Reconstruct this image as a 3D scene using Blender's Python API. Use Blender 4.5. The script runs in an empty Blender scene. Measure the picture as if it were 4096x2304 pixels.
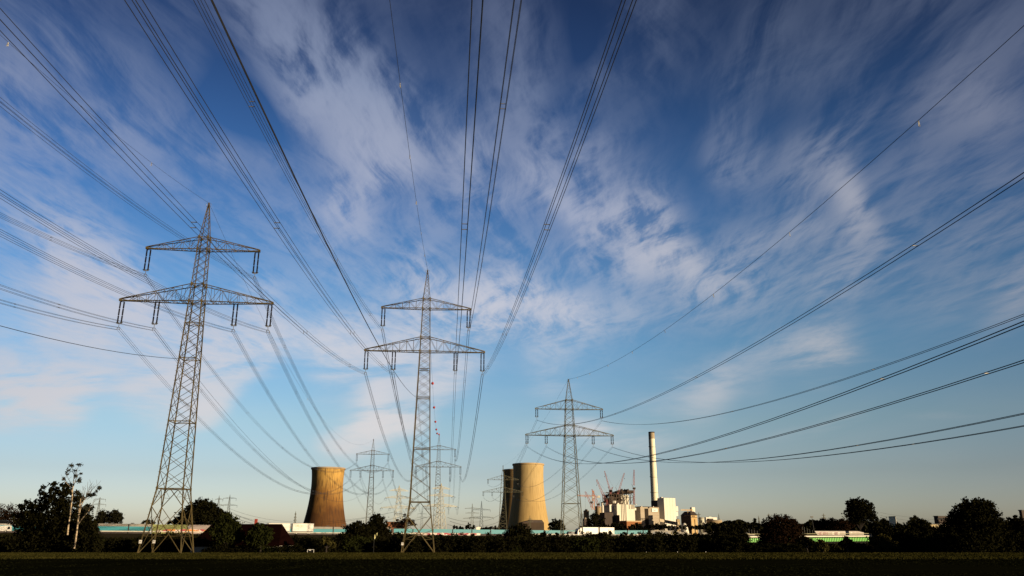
import bpy, math, random
import numpy as np
from mathutils import Vector, Matrix
R = math.radians
S = bpy.context.scene
COL = S.collection
# ------------------------------------------------------------------ camera
F_PX, PITCH, CAM_H = 3209.0, math.atan(0.3141), 2.0
cd = bpy.data.cameras.new('camera'); cam = bpy.data.objects.new('camera', cd); COL.objects.link(cam)
cam.location = (0, 0, CAM_H); cam.rotation_euler = (math.pi/2 + PITCH, 0, 0)
cd.lens = F_PX/4096*36; cd.sensor_width = 36; cd.clip_end = 30000; cd.clip_start = 0.1
S.camera = cam
CP, SP = math.cos(PITCH), math.sin(PITCH)
def at(px, py, Y):
    v = (1152-py)/F_PX
    Z = Y*(SP+v*CP)/(CP-v*SP); zc = Y*CP+Z*SP
    return Vector(((px-2048)/F_PX*zc, Y, Z+CAM_H))
def pxm(py, Y):           # photo pixels per metre at that depth and height
    v = (1152-py)/F_PX
    Z = Y*(SP+v*CP)/(CP-v*SP)
    return F_PX/(Y*CP+Z*SP)
# ------------------------------------------------------------------ light
SUN_EL, SUN_AZ = 9.0, 122.0          # azimuth clockwise from +Y
sd = Vector((math.sin(R(SUN_AZ))*math.cos(R(SUN_EL)), math.cos(R(SUN_AZ))*math.cos(R(SUN_EL)), math.sin(R(SUN_EL))))
sl = bpy.data.lights.new('sun', 'SUN'); sl.energy = 5.0; sl.angle = R(0.5); sl.color = (1.0, 0.77, 0.48)
so = bpy.data.objects.new('sun', sl); COL.objects.link(so)
so.rotation_euler = (-sd).to_track_quat('-Z', 'Y').to_euler(); so.location = (0, 0, 300)
S.view_settings.view_transform = 'Standard'; S.view_settings.look = 'None'
S.view_settings.exposure = 0.7; S.view_settings.gamma = 1
W = bpy.data.worlds.new('World'); S.world = W; W.use_nodes = True
nt = W.node_tree; nt.nodes.clear(); L = nt.links
def N(t, **k):
    n = nt.nodes.new(t)
    for a, b in k.items(): setattr(n, a, b)
    return n
def sock(n, i, v):
    if isinstance(v, bpy.types.NodeSocket): L.new(v, n.inputs[i])
    elif v is not None: n.inputs[i].default_value = v
def M(op, a, b=None, c=None, clamp=False):
    n = N('ShaderNodeMath', operation=op, use_clamp=clamp)
    sock(n, 0, a); sock(n, 1, b); sock(n, 2, c); return n.outputs[0]
def noise(vec, scale, detail=4, rough=.55, dist=0):
    n = N('ShaderNodeTexNoise'); sock(n, 'Vector', vec)
    n.inputs['Scale'].default_value = scale; n.inputs['Detail'].default_value = detail
    n.inputs['Roughness'].default_value = rough; n.inputs['Distortion'].default_value = dist
    return n
sky = N('ShaderNodeTexSky', sky_type='NISHITA'); sky.sun_disc = False
sky.sun_elevation = R(SUN_EL); sky.sun_rotation = R(SUN_AZ)
tc = N('ShaderNodeTexCoord'); sx = N('ShaderNodeSeparateXYZ'); L.new(tc.outputs['Generated'], sx.inputs[0])
X, Y_, Z_ = sx.outputs
az = M('MULTIPLY', M('ARCTAN2', X, Y_), 57.2958); el = M('MULTIPLY', M('ARCSINE', Z_), 57.2958)
# sky tone by elevation and azimuth: deeper east, dimmed off view to cut fill
elf = M('DIVIDE', el, 60.0, clamp=True)
ramp = N('ShaderNodeValToRGB'); L.new(elf, ramp.inputs[0])
RP = [(0.0,1.55,1.75,2.9),(1.8,1.48,1.65,2.6),(4.3,1.21,1.33,1.9),(7.7,1.17,1.41,1.8),(13,.87,1.37,1.92),(17.4,.69,1.19,1.82),
      (22.8,.46,.90,1.58),(27.6,.34,.65,1.22),(32.3,.26,.44,.86),(36.9,.20,.31,.62),(46,.2,.3,.6),(60,.14,.16,.30)]
def fill_ramp(n, pts, k):
    e = n.color_ramp.elements
    while len(e) > 1: e.remove(e[0])
    e[0].position = pts[0][0]/k; e[0].color = tuple(pts[0][1:])+(1,)
    for p in pts[1:]:
        x = e.new(p[0]/k); x.color = tuple(p[1:])+(1,)
fill_ramp(ramp, RP, 60.0)
azf = M('MULTIPLY_ADD', az, 1/150.0, 0.5, clamp=True)
azr = N('ShaderNodeValToRGB'); L.new(azf, azr.inputs[0])
fill_ramp(azr, [(0,.25,.26,.28),(.27,.84,.86,.9),(.4,1,1,1),(.53,1,1,1),(.64,.80,.81,.80),(.74,.62,.62,.64),(1,.22,.22,.24)], 1.0)
def mixc(blend, fac, a, b):
    n = N('ShaderNodeMix', data_type='RGBA', blend_type=blend); n.clamp_factor = True
    sock(n, 0, fac); sock(n, 6, a); sock(n, 7, b); return n.outputs[2]
base = mixc('MULTIPLY', 1.0, sky.outputs[0], ramp.outputs[0])
base = mixc('MULTIPLY', 1.0, base, azr.outputs[0])
# cirrus on a high plane: fibres run away from the viewer
zz = M('MAXIMUM', M('SUBTRACT', Z_, 0.045), 0.03)
pv = N('ShaderNodeCombineXYZ'); L.new(M('DIVIDE', X, zz), pv.inputs[0]); L.new(M('DIVIDE', Y_, zz), pv.inputs[1])
wrp = noise(pv.outputs[0], 0.9, 3, .5)
def vop(op, a, b):
    n = N('ShaderNodeVectorMath', operation=op); sock(n, 0, a)
    if op == 'SCALE': sock(n, 3, b)
    else: sock(n, 1, b)
    return n.outputs[0]
pw = vop('ADD', pv.outputs[0], vop('SCALE', vop('SUBTRACT', wrp.outputs['Color'], (.5, .5, .5)), 0.28))
def mapping(vec, loc=(0,0,0), rz=0, sc=(1,1,1), vt='TEXTURE'):
    n = N('ShaderNodeMapping', vector_type=vt); L.new(vec, n.inputs[0])
    n.inputs[1].default_value = loc; n.inputs[2].default_value = (0, 0, rz); n.inputs[3].default_value = sc
    return n.outputs[0]
fib = noise(mapping(pw, (3.1, 0, 0), R(-6), (0.085, 0.55, 1)), 1.0, 7, .62, .2).outputs[0]
fib2 = noise(mapping(pw, (9.1, 4, 0), R(22), (0.12, 0.5, 1)), 1.0, 8, .66, .35).outputs[0]
big = noise(mapping(pw, (1.3, 5, 0), R(-10), (0.9, 2.0, 1)), 1.0, 3, .5).outputs[0]
ae = N('ShaderNodeCombineXYZ'); L.new(az, ae.inputs[0]); L.new(el, ae.inputs[1])
aew = vop('ADD', ae.outputs[0], vop('SCALE', vop('SUBTRACT', noise(ae.outputs[0], .07, 2, .5).outputs['Color'], (.5, .5, .5)), 6.0))
horiz = noise(mapping(ae.outputs[0], (0, 0, 0), R(3), (11, 2.6, 1)), 1.0, 7, .62, .4).outputs[0]
def azel(px, py):
    p = at(px, py, 100.0)-Vector((0, 0, CAM_H)); p.normalize()
    return math.degrees(math.atan2(p.x, p.y)), math.degrees(math.asin(p.z))
BLOBS = [#px,py,major,minor,deg,strength
 (1260,240,480,150,-54,1.35),(1440,330,300,110,-55,.8),(1540,500,300,130,-40,.9),(1120,70,360,150,-25,.55),(1380,860,360,200,-25,.32),(1640,960,420,200,-35,.62),
 (1950,930,560,190,80,.95),(1720,1130,330,120,-35,.6),(1600,1500,420,200,0,.45),
 (230,1090,420,150,-28,.7),(520,1210,520,150,-22,.8),(1100,1430,760,170,-8,2.4),(180,1575,640,105,3,4.6),(620,1600,460,110,0,2.6),(420,1330,420,120,-12,.6),(60,1300,300,110,-5,.5),
 (1450,1700,420,65,0,2.0),(1980,1722,430,60,0,2.8),(1300,1740,300,50,0,1.6),
 (2230,1130,460,210,25,.85),(2120,760,240,360,70,.5),(2420,470,420,260,55,.36),(2520,1000,480,170,48,.8),(2950,800,560,140,28,.85),(3250,830,520,120,17,.95),
 (2760,1190,420,90,12,.42),(3450,1380,560,85,13,2.0),(3550,640,640,150,32,.55),(3000,330,700,130,50,.5),(3750,950,500,120,20,.36),
 (2600,690,300,160,40,.35),(120,180,460,220,-35,.32),(560,620,420,170,-35,.3),(960,660,360,120,-12,.36),(1900,250,500,230,70,.32),(3900,500,400,200,35,.25),
 (2450,150,500,230,55,.2),(2000,1300,300,130,10,.5),(560,130,460,200,-40,.25),(3330,1720,300,16,3,.3),
 (1030,450,300,170,-50,-.45),(780,720,380,200,-38,-.35),(1760,330,420,150,82,-.35),(3230,220,620,260,42,-.34),(2850,560,380,170,42,-.28),(2130,640,300,140,70,-.35),(3850,1150,420,120,20,-.3),(700,130,300,160,-40,-.35),(2330,120,300,140,60,-.35),(1330,1230,200,80,-10,-.3)]
acc = None
for px, py, a, b, ang, st in BLOBS:
    ca, ce = azel(px, py)
    k = 2.0/56.0
    g = N('ShaderNodeTexGradient', gradient_type='QUADRATIC_SPHERE')
    L.new(mapping(aew, (ca, ce, 0), R(ang), (a*k, b*k, 1)), g.inputs[0])
    acc = M('MULTIPLY_ADD', g.outputs[1], st*1.0, acc if acc is not None else 0.02)
lowmix = M('SMOOTHSTEP', el, 8.0, 20.0) if False else None
mr = N('ShaderNodeMapRange', interpolation_type='SMOOTHSTEP'); L.new(el, mr.inputs[0]); mr.inputs[1].default_value = 9; mr.inputs[2].default_value = 19
fib3 = noise(mapping(pw, (2.7, 8, 0), R(6), (0.035, 0.26, 1)), 1.0, 6, .7, .3).outputs[0]
rdn = noise(mapping(pw, (5.2, 3, 0), R(-3), (0.30, 1.1, 1)), 1.0, 6, .58, .9).outputs[0]
rid = M('SUBTRACT', 1.0, M('MULTIPLY', M('ABSOLUTE', M('SUBTRACT', rdn, .5)), 7.0), clamp=True)
tex = M('ADD', M('MULTIPLY', M('SUBTRACT', rid, .38), .17), M('ADD', M('MULTIPLY', fib, .48), M('ADD', M('MULTIPLY', fib2, .40), M('MULTIPLY', fib3, .12))))
txm = N('ShaderNodeMix', data_type='FLOAT'); L.new(mr.outputs[0], txm.inputs[0]); L.new(horiz, txm.inputs[2]); L.new(tex, txm.inputs[3])
tx = txm.outputs[0]
bg = N('ShaderNodeMapRange'); L.new(big, bg.inputs[0]); bg.inputs[1].default_value=.35; bg.inputs[2].default_value=.7; bg.inputs[3].default_value=0; bg.inputs[4].default_value=.33
hi = N('ShaderNodeMapRange', interpolation_type='SMOOTHSTEP'); L.new(el, hi.inputs[0]); hi.inputs[1].default_value=10; hi.inputs[2].default_value=20
cov = M('ADD', acc, M('MULTIPLY', bg.outputs[0], hi.outputs[0]))
tt = N('ShaderNodeMapRange'); L.new(tx, tt.inputs[0]); tt.inputs[1].default_value=.36; tt.inputs[2].default_value=.70; tt.inputs[3].default_value=.10; tt.inputs[4].default_value=2.0; tt.interpolation_type='SMOOTHSTEP'
cl = M('SUBTRACT', 1.0, M('POWER', 2.71828, M('MULTIPLY', M('MULTIPLY', cov, tt.outputs[0]), -1.05)), clamp=True)
cr = N('ShaderNodeValToRGB'); L.new(elf, cr.inputs[0])
e = cr.color_ramp.elements
e[0].position = 0; e[0].color = (.66*10, .60*10, .56*10, 1)
e[1].position = 1; e[1].color = (.16*10, .21*10, .34*10, 1)
for pos, c in ((.12, (.76, .70, .69)), (.3, (.64, .63, .69)), (.42, (.46, .49, .61)), (.52, (.29, .345, .49)), (.62, (.19, .235, .37)), (.7, (.15, .19, .32))):
    x = cr.color_ramp.elements.new(pos); x.color = tuple(v*10 for v in c)+(1,)
ccol = mixc('MULTIPLY', 1.0, cr.outputs[0], azr.outputs[0])
final = mixc('MIX', M('MULTIPLY', cl, .84), base, ccol)
bgn = N('ShaderNodeBackground'); bgn.inputs[1].default_value = 0.0616; L.new(final, bgn.inputs[0])
wo = N('ShaderNodeOutputWorld'); L.new(bgn.outputs[0], wo.inputs[0])
# ------------------------------------------------------------------ helpers
class MB:
    def __init__(s): s.v = []; s.f = []
    def add(s, vs, fs):
        n = len(s.v); s.v += [tuple(v) for v in vs]; s.f += [tuple(i+n for i in f) for f in fs]; return s
    def box(s, c, d, rz=0, o=None):          # centre, full dims, rotation about z
        c = Vector(c); ca, sa = math.cos(rz), math.sin(rz); vs = []
        for z in (-.5, .5):
            for x, y in ((-.5,-.5),(.5,-.5),(.5,.5),(-.5,.5)):
                x_, y_ = x*d[0], y*d[1]
                vs.append((c.x+x_*ca-y_*sa, c.y+x_*sa+y_*ca, c.z+z*d[2]))
        return s.add(vs, [(3,2,1,0),(4,5,6,7),(0,1,5,4),(1,2,6,5),(2,3,7,6),(3,0,4,7)])
    def bar(s, p, q, r, n=4, r2=None):
        p = Vector(p); q = Vector(q); d = q-p
        if d.length < 1e-6: return s
        d.normalize(); a = Vector((0,0,1)) if abs(d.z) < .9 else Vector((1,0,0))
        u = d.cross(a).normalized(); w = d.cross(u); r2 = r if r2 is None else r2
        vs = []
        for P, rr in ((p, r), (q, r2)):
            for k in range(n):
                t = 2*math.pi*(k+.5)/n; vs.append(P+u*(math.cos(t)*rr)+w*(math.sin(t)*rr))
        return s.add(vs, [(k, (k+1)%n, n+(k+1)%n, n+k) for k in range(n)]+[tuple(range(n-1,-1,-1)), tuple(range(n, 2*n))])
    def tube(s, pts, r, n=5):
        rr = r if hasattr(r, '__len__') else [r]*len(pts); vs = []; m = len(pts)
        for i, P in enumerate(pts):
            d = Vector(pts[min(i+1, m-1)])-Vector(pts[max(i-1, 0)]); d.normalize()
            a = Vector((0,0,1)) if abs(d.z) < .9 else Vector((1,0,0))
            u = d.cross(a).normalized(); w = d.cross(u)
            for k in range(n):
                t = 2*math.pi*k/n; vs.append(Vector(P)+u*(math.cos(t)*rr[i])+w*(math.sin(t)*rr[i]))
        fs = [(i*n+k, i*n+(k+1)%n, (i+1)*n+(k+1)%n, (i+1)*n+k) for i in range(m-1) for k in range(n)]
        return s.add(vs, fs+[tuple(range(n-1,-1,-1)), tuple(range((m-1)*n, m*n))])
    def lathe(s, prof, c=(0,0,0), n=32, caps=True):      # prof: (radius, z)
        vs = [(c[0]+r*math.cos(2*math.pi*k/n), c[1]+r*math.sin(2*math.pi*k/n), c[2]+z) for r, z in prof for k in range(n)]
        m = len(prof)
        fs = [(i*n+k, i*n+(k+1)%n, (i+1)*n+(k+1)%n, (i+1)*n+k) for i in range(m-1) for k in range(n)]
        if caps: fs += [tuple(range(n-1,-1,-1)), tuple(range((m-1)*n, m*n))]
        return s.add(vs, fs)
    def prism(s, poly, a, b):                # polygon of 3D points, extruded by vector b-a
        n = len(poly); d = Vector(b)-Vector(a)
        vs = [Vector(p) for p in poly]+[Vector(p)+d for p in poly]
        return s.add(vs, [tuple(range(n-1,-1,-1)), tuple(range(n, 2*n))]+[(k, (k+1)%n, n+(k+1)%n, n+k) for k in range(n)])
    def build(s, name, mat, parent=None, smooth=False, org=None):
        me = bpy.data.meshes.new(name)
        vs = s.v
        if org is not None: vs = [(x-org[0], y-org[1], z-org[2]) for x, y, z in vs]
        me.from_pydata(vs, [], s.f); me.materials.append(mat)
        if smooth: me.polygons.foreach_set('use_smooth', [True]*len(me.polygons))
        o = bpy.data.objects.new(name, me); COL.objects.link(o)
        if org is not None: o.location = org
        if parent is not None: o.parent = parent
        return o
def tag(o, label=None, cat=None, group=None, kind=None):
    for k, v in (('label', label), ('category', cat), ('group', group), ('kind', kind)):
        if v: o[k] = v
    return o
def empty(name, loc, label, cat, group=None, rz=0):
    o = bpy.data.objects.new(name, None); COL.objects.link(o); o.location = loc; o.rotation_euler = (0,0,rz)
    return tag(o, label, cat, group)
KIDS = {}
def copy_tree(o, parent=None):
    c = o.copy(); COL.objects.link(c)
    if parent is not None: c.parent = parent
    for ch in [x for x in bpy.data.objects if x.parent == o]: copy_tree(ch, c)
    return c
MATS = {}
def mat(name, c1, c2=None, scale=1.0, rough=.8, metal=0, spec=.3, coord='Object', bump=0, stretch=None, detail=5, lo=.35, hi=.65, alb=.68):
    if name in MATS: return MATS[name]
    m = bpy.data.materials.new(name); m.use_nodes = True; t = m.node_tree; b = t.nodes['Principled BSDF']
    b.inputs['Roughness'].default_value = rough; b.inputs['Metallic'].default_value = metal
    b.inputs['Specular IOR Level'].default_value = spec
    if c2 is None: c2 = tuple(x*.8 for x in c1)
    c1 = tuple(x*alb for x in c1); c2 = tuple(x*alb for x in c2)
    tcn = t.nodes.new('ShaderNodeTexCoord'); mp = t.nodes.new('ShaderNodeMapping'); t.links.new(tcn.outputs[coord], mp.inputs[0])
    if stretch: mp.inputs[3].default_value = stretch
    nz = t.nodes.new('ShaderNodeTexNoise'); nz.inputs['Scale'].default_value = scale; nz.inputs['Detail'].default_value = detail
    t.links.new(mp.outputs[0], nz.inputs['Vector'])
    r = t.nodes.new('ShaderNodeValToRGB'); t.links.new(nz.outputs[0], r.inputs[0])
    r.color_ramp.elements[0].position = lo; r.color_ramp.elements[0].color = tuple(c1)+(1,)
    r.color_ramp.elements[1].position = hi; r.color_ramp.elements[1].color = tuple(c2)+(1,)
    t.links.new(r.outputs[0], b.inputs['Base Color'])
    if bump:
        bp = t.nodes.new('ShaderNodeBump'); bp.inputs['Strength'].default_value = bump; t.links.new(nz.outputs[0], bp.inputs['Height']); t.links.new(bp.outputs[0], b.inputs['Normal'])
    MATS[name] = m; return m
STEEL = mat('painted_steel', (.17,.13,.05), (.07,.055,.024), .6, .6, .2)
STEELG = mat('galvanised_steel', (.18,.17,.11), (.10,.095,.06), .5, .6, .2)
STEELC = mat('pale_steel', (.62,.58,.44), (.5,.46,.34), .5, .6, .1)
PORC = mat('brown_porcelain', (.018,.012,.011), (.03,.018,.016), 3, .3)
FIT = mat('galvanised_fitting', (.32,.32,.3), None, 3, .4, .5)
WIRE = mat('weathered_aluminium_wire', (.045,.045,.05), (.03,.03,.035), 1, .6, .3)
WIREF = mat('thin_dark_wire', (.06,.06,.06), None, 1, .6)
CONC = mat('concrete', (.42,.40,.36), (.33,.31,.28), .6, .9)
# ------------------------------------------------------------------ lattice pylons
def width_fn(tab):
    def w(z):
        for (z0, w0), (z1, w1) in zip(tab, tab[1:]):
            if z <= z1: return w0+(w1-w0)*(z-z0)/(z1-z0)
        return tab[-1][1]
    return w
CN = [(1,1),(1,-1),(-1,-1),(-1,1)]
def lattice(mb, w, z0, z1, k=1.15, r=.05, double=False, mids=()):
    z = z0; zs = [z0]
    while z < z1-.2:
        h = max(.55, 2*w(z)*k*.6); z = min(z+h, z1)
        if z1-z < h*.4: z = z1
        zs.append(z)
    for a, b in zip(zs, zs[1:]):
        for i in range(4):
            (x0,y0),(x1,y1) = CN[i], CN[(i+1)%4]
            wa, wb = w(a), w(b)
            mb.bar((x0*wa,y0*wa,a), (x1*wb,y1*wb,b), r); mb.bar((x1*wa,y1*wa,a), (x0*wb,y0*wb,b), r)
    for zm in mids:
        q = w(zm)
        for i in range(4):
            (x0,y0),(x1,y1) = CN[i], CN[(i+1)%4]; mb.bar((x0*q,y0*q,zm), (x1*q,y1*q,zm), r*1.6)
        mb.bar((q,q,zm), (-q,-q,zm), r); mb.bar((q,-q,zm), (-q,q,zm), r)
def arm_mesh(w, zb, zt, Lh, rc=.10, rb=.045, n=7):
    mb = MB()
    for sx in (-1, 1):
        wb, wt = w(zb), w(zt); tip = sx*Lh
        B = lambda t, sy: Vector((sx*wb+(tip-sx*wb)*t, sy*(wb+(.12-wb)*t), zb+.02*t))
        T = lambda t, sy: Vector((sx*wt+(tip-sx*wt)*t, sy*(wt+(.12-wt)*t), zt+(zb+.35-zt)*t))
        for sy in (-1, 1):
            mb.bar(B(0,sy), B(1,sy), rc); mb.bar(T(0,sy), T(1,sy), rc*.85)
            for k in range(1, n):
                t = k/n
                if k < n-1: mb.bar(B(t,sy), T(t,sy), rb)
                if k % 2: mb.bar(B(t,sy), T((k-1)/n,sy), rb); mb.bar(B(t,sy), T((k+1)/n,sy), rb)
        for k in range(n*2):
            t0, t1 = k/(2*n), (k+1)/(2*n); sg = 1 if k % 2 else -1
            mb.bar(B(t0,sg), B(t1,-sg), rb); mb.bar(B(t0,sg), B(t0,-sg), rb)
        for k in range(n):
            sg = 1 if k % 2 else -1; mb.bar(T(k/n,sg), T((k+1)/n,-sg), rb*.8)
        mb.box((tip, 0, zb+.12), (.35, .5, .4))
    return mb
def insulator(x, zb, ln, quad, parent, sc=1.0):
    mb = MB()
    for dx in (-.3, .3):
        a, b = zb-.25, zb-ln+.95
        mb.bar((x+dx,0,zb+.1), (x+dx,0,a), .04)
        m = 3; seg = (a-b)/m
        for k in range(m):
            z0 = a-k*seg; z1 = z0-seg+.16; ns = 12
            prof = []
            for j in range(ns+1):
                zz_ = z0+(z1-z0)*j/ns; prof += [(.15*sc, zz_+.01), (.08*sc, zz_-.03)]
            mb.lathe(prof, (x+dx,0,0), 7)
            mb.bar((x+dx,0,z1+.02), (x+dx,0,z1-.18), .035)
    for z_ in (zb-.2, zb-ln+.9): mb.bar((x-.32,0,z_), (x+.32,0,z_), .05)
    o = mb.build('insulator_string', PORC, parent)
    f = MB(); b = zb-ln+.95
    for dx in (-.3, .3):
        f.lathe([(.24, b+.12), (.27, b+.09), (.24, b+.06)], (x+dx,0,0), 10)
    f.box((x,0,b-.08), (.85, .08, .12))
    f.bar((x,0,b-.1), (x,0,zb-ln+.3), .05)
    f.bar((x-.2,0,zb-ln+.22), (x+.2,0,zb-ln+.22), .05)
    if quad:
        for dx in (-.2, .2): f.bar((x+dx,0,zb-ln+.25), (x+dx,0,zb-ln-.22), .045)
    f.build('yoke_plate', FIT, o)
def pylon(name, label, group, tab, zf, zb_l, zt_l, L_l, L_li, zb_u, zt_u, L_u, H, ins, quad=True, mids=(), steel=STEEL, k=1.15, fat=1.0):
    w = width_fn(tab); root = empty(name, (0,0,0), label, 'pylon', group)
    for sx, sy in CN:
        mb = MB(); zs = [t[0] for t in tab if t[0] <= zt_u]
        if zs[-1] < zt_u: zs.append(zt_u)
        for a, b in zip(zs, zs[1:]):
            ra = (.115 if a < 25 else .085)*fat
            mb.bar((sx*w(a),sy*w(a),a), (sx*w(b),sy*w(b),b), ra)
        mb.bar((sx*w(zt_u),sy*w(zt_u),zt_u), (sx*w(H),sy*w(H),H), .06*fat)
        z = 2.5                                     # step bolts and gusset plates
        if (sx, sy) in ((-1,-1),(-1,1)):
            while z < zt_u: mb.bar((sx*w(z),sy*w(z),z), (sx*w(z)-.28,sy*w(z),z), .022); z += .8
        for zg in (zf, zb_l, zt_l, zb_u, zt_u): mb.box((sx*w(zg),sy*w(zg),zg), (.24*fat,.24*fat,.5))
        leg = mb.build('leg', steel, root)
        MB().box((sx*w(0),sy*w(0),-.1), (.55,.55,.35)).build('footing', mat('mossy_concrete', (.12,.11,.08), (.08,.08,.05), 2, .9), leg)
    mb = MB(); r = .045*fat
    lattice(mb, w, zf, zb_l, k, r, mids=mids); lattice(mb, w, zb_l, zt_l, 1.4, r, mids=(zb_l, zt_l))
    lattice(mb, w, zt_l, zb_u, k, r*.9); lattice(mb, w, zb_u, zt_u, 1.3, r*.9, mids=(zb_u, zt_u)); lattice(mb, w, zt_u, H-.7, 1.5, r*.6)
    # splayed foot frame
    q = w(zf); zk = zf*.72; q1 = w(zk); qb = w(0)
    for i in range(4):
        (x0,y0),(x1,y1) = CN[i], CN[(i+1)%4]
        mid = Vector(((x0+x1)/2*q,(y0+y1)/2*q,zf)); A = Vector((x0*q,y0*q,zf)); B = Vector((x1*q,y1*q,zf))
        mb.bar(A, B, r*1.9)
        K0 = Vector((x0*q1,y0*q1,zk)); K1 = Vector((x1*q1,y1*q1,zk)); F0 = Vector((x0*qb,y0*qb,0)); F1 = Vector((x1*qb,y1*qb,0))
        mb.bar(mid, K0, r*1.5); mb.bar(mid, K1, r*1.5); mb.bar(K0, F1, r*1.5); mb.bar(K1, F0, r*1.5)
        zh = zf*.27; qh = w(zh)
        for P, Q, sgn in ((x0,y0,0),(x1,y1,1)):
            legp = Vector((P*qh,Q*qh,zh)); F = (F0,F1)[sgn]; K = (K1,K0)[sgn]
            dg = F.lerp(K, zh/zk*.98); mb.bar(legp, dg, r*.8)
            zh2 = zf*.45; leg2 = Vector((P*w(zh2),Q*w(zh2),zh2)); mb.bar(leg2, F.lerp(K, zh2/zk*.8), r*.7); mb.bar(legp, F.lerp(K, zh2/zk*.8), r*.7)
            mb.bar(leg2, (K0,K1)[sgn].lerp(F1 if sgn == 0 else F0, .2), r*.7)
            t_ = mid.lerp((K0,K1)[sgn], .5); mb.bar(t_, Vector((P*w(zf*.87),Q*w(zf*.87),zf*.87)), r*.7); mb.bar(t_, (A,B)[sgn], r*.7)
    for i in range(2):
        z = zf; mb.bar((q,0,z), (-q,0,z), r); mb.bar((0,q,z), (0,-q,z), r)
    mb.build('bracing', steel, root)
    arm_mesh(w, zb_l, zt_l, L_l, .095*fat, .038*fat, 8).build('crossarm', steel, root)
    arm_mesh(w, zb_u, zt_u, L_u, .085*fat, .036*fat, 6).build('crossarm', steel, root)
    for x, z in ((-L_l,zb_l),(-L_li,zb_l),(L_li,zb_l),(L_l,zb_l),(-L_u,zb_u),(L_u,zb_u)): insulator(x-math.copysign(.35,x) if abs(x) != L_li else x, z, ins, quad, root)
    pk = MB()
    pk.bar((0,0,H-.9), (0,0,H+.15), .08); pk.tube([(.45*math.cos(t*.63),0,H-.35+.45*math.sin(t*.63)) for t in range(10)], .025, 4)
    pk.build('peak_fitting', FIT, root)
    return root
TABD = [(0,3.15),(9.6,1.96),(40,1.04),(49.3,.8),(51.5,.74),(58,.07)]
D1 = pylon('pylon', 'tallest and nearest lattice pylon, olive steel, standing at left of the field', 'lattice pylons with two crossarms',
   TABD, 9.6, 40, 43, 12.4, 6.4, 49.3, 51.5, 9.35, 58, 4.8, True, mids=(20, 30.3, 36.2))
TABC = [(0,3.5),(4.2,3.0),(34.8,1.5),(42.9,1.15),(45.8,1.0),(52.4,.08)]
PSI = 0.081
def place(o, loc, rz=PSI, label=None):
    o.location = loc; o.rotation_euler = (0,0,rz)
    if label: o['label'] = label
    return o
# ground height under the lines
def gz(y): return max(-2.05, -.0165*(y-132)) if y > 132 else 0.0
place(D1, (-52.8, 129, 0))
P2 = place(copy_tree(D1), (-18.2, 164, -.46), PSI, 'middle and second tallest lattice pylon, standing between the two groups of cooling towers')
A2 = place(copy_tree(D1), (-80.6, 472, 0.0), PSI, 'smaller lattice pylon just right of the brown cooling tower, rising behind the dark conifer')
B2 = place(copy_tree(D1), (-40.2, 447, 0.0), PSI, 'lattice pylon just right of the middle pylon, red balls on its top wire')
C1 = pylon('pylon', 'right foreground lattice pylon beside the white truck, with twin wires leading right', 'lattice pylons with two crossarms',
   TABC, 4.2, 34.8, 37.9, 13.6, 7.3, 42.9, 45.8, 10.5, 52.4, 3.4, False, mids=(14.5,), steel=STEELG, k=1.0, fat=1.1)
place(C1, (17.8, 250, -2.05))
C2 = place(copy_tree(C1), (-6.1, 558, -2), PSI, 'slim lattice pylon standing directly in front of the rear dark cooling tower')
# tension pylons with three arms
def tpylon(name, label, group, H, w0, arms, steel, px=False, th=1.0):
    root = empty(name, (0,0,0), label, 'pylon', group); w = width_fn([(0,w0),(H*.86,w0*.28),(H,.1)])
    for sx, sy in CN:
        MB().bar((sx*w(0),sy*w(0),0), (sx*w(H),sy*w(H),H), .17*th, 4, .1*th).build('leg', steel, root)
    mb = MB(); lattice(mb, w, 0, H-1, 1.3, .09*th, mids=(H*.15,H*.5)); mb.build('bracing', steel, root)
    for zb, Lh in arms:
        arm_mesh(w, zb, zb+2.6, Lh, .16*th, .08*th, 5).build('crossarm', steel, root)
    for zb, Lh in arms[:2]:
        for x in (-Lh, Lh) if zb != arms[0][0] else (-Lh, -Lh*.5, Lh*.5, Lh):
            i = MB()
            for sy in (-1, 1):
                i.bar((x,0,zb), (x-.6*sy*0,sy*4.6,zb-1.0), .16*th, 6)
            i.tube([(x, -4.6+9.2*k/8, zb-1.0-2.2*math.sin(math.pi*k/8)) for k in range(9)], .06*th, 4)
            i.build('insulator_string', PORC, root)
    return root
T1 = tpylon('tension_pylon', 'pale three-armed tension pylon left of the middle pylon, jumper loops under its arms', 'three-armed tension pylons', 60, 6.2, [(36,19),(46.5,14.5),(54,10.5)], STEELC, th=1.25)
T1.location = (-123, 900, -1); T1.rotation_euler = (0,0,PSI+.35)
T2 = copy_tree(T1); T2.location = (-75.5, 880, 0); T2.rotation_euler = (0,0,PSI+.45)
T2['label'] = 'bright cream three-armed tension pylon close behind and right of the middle pylon'
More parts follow.
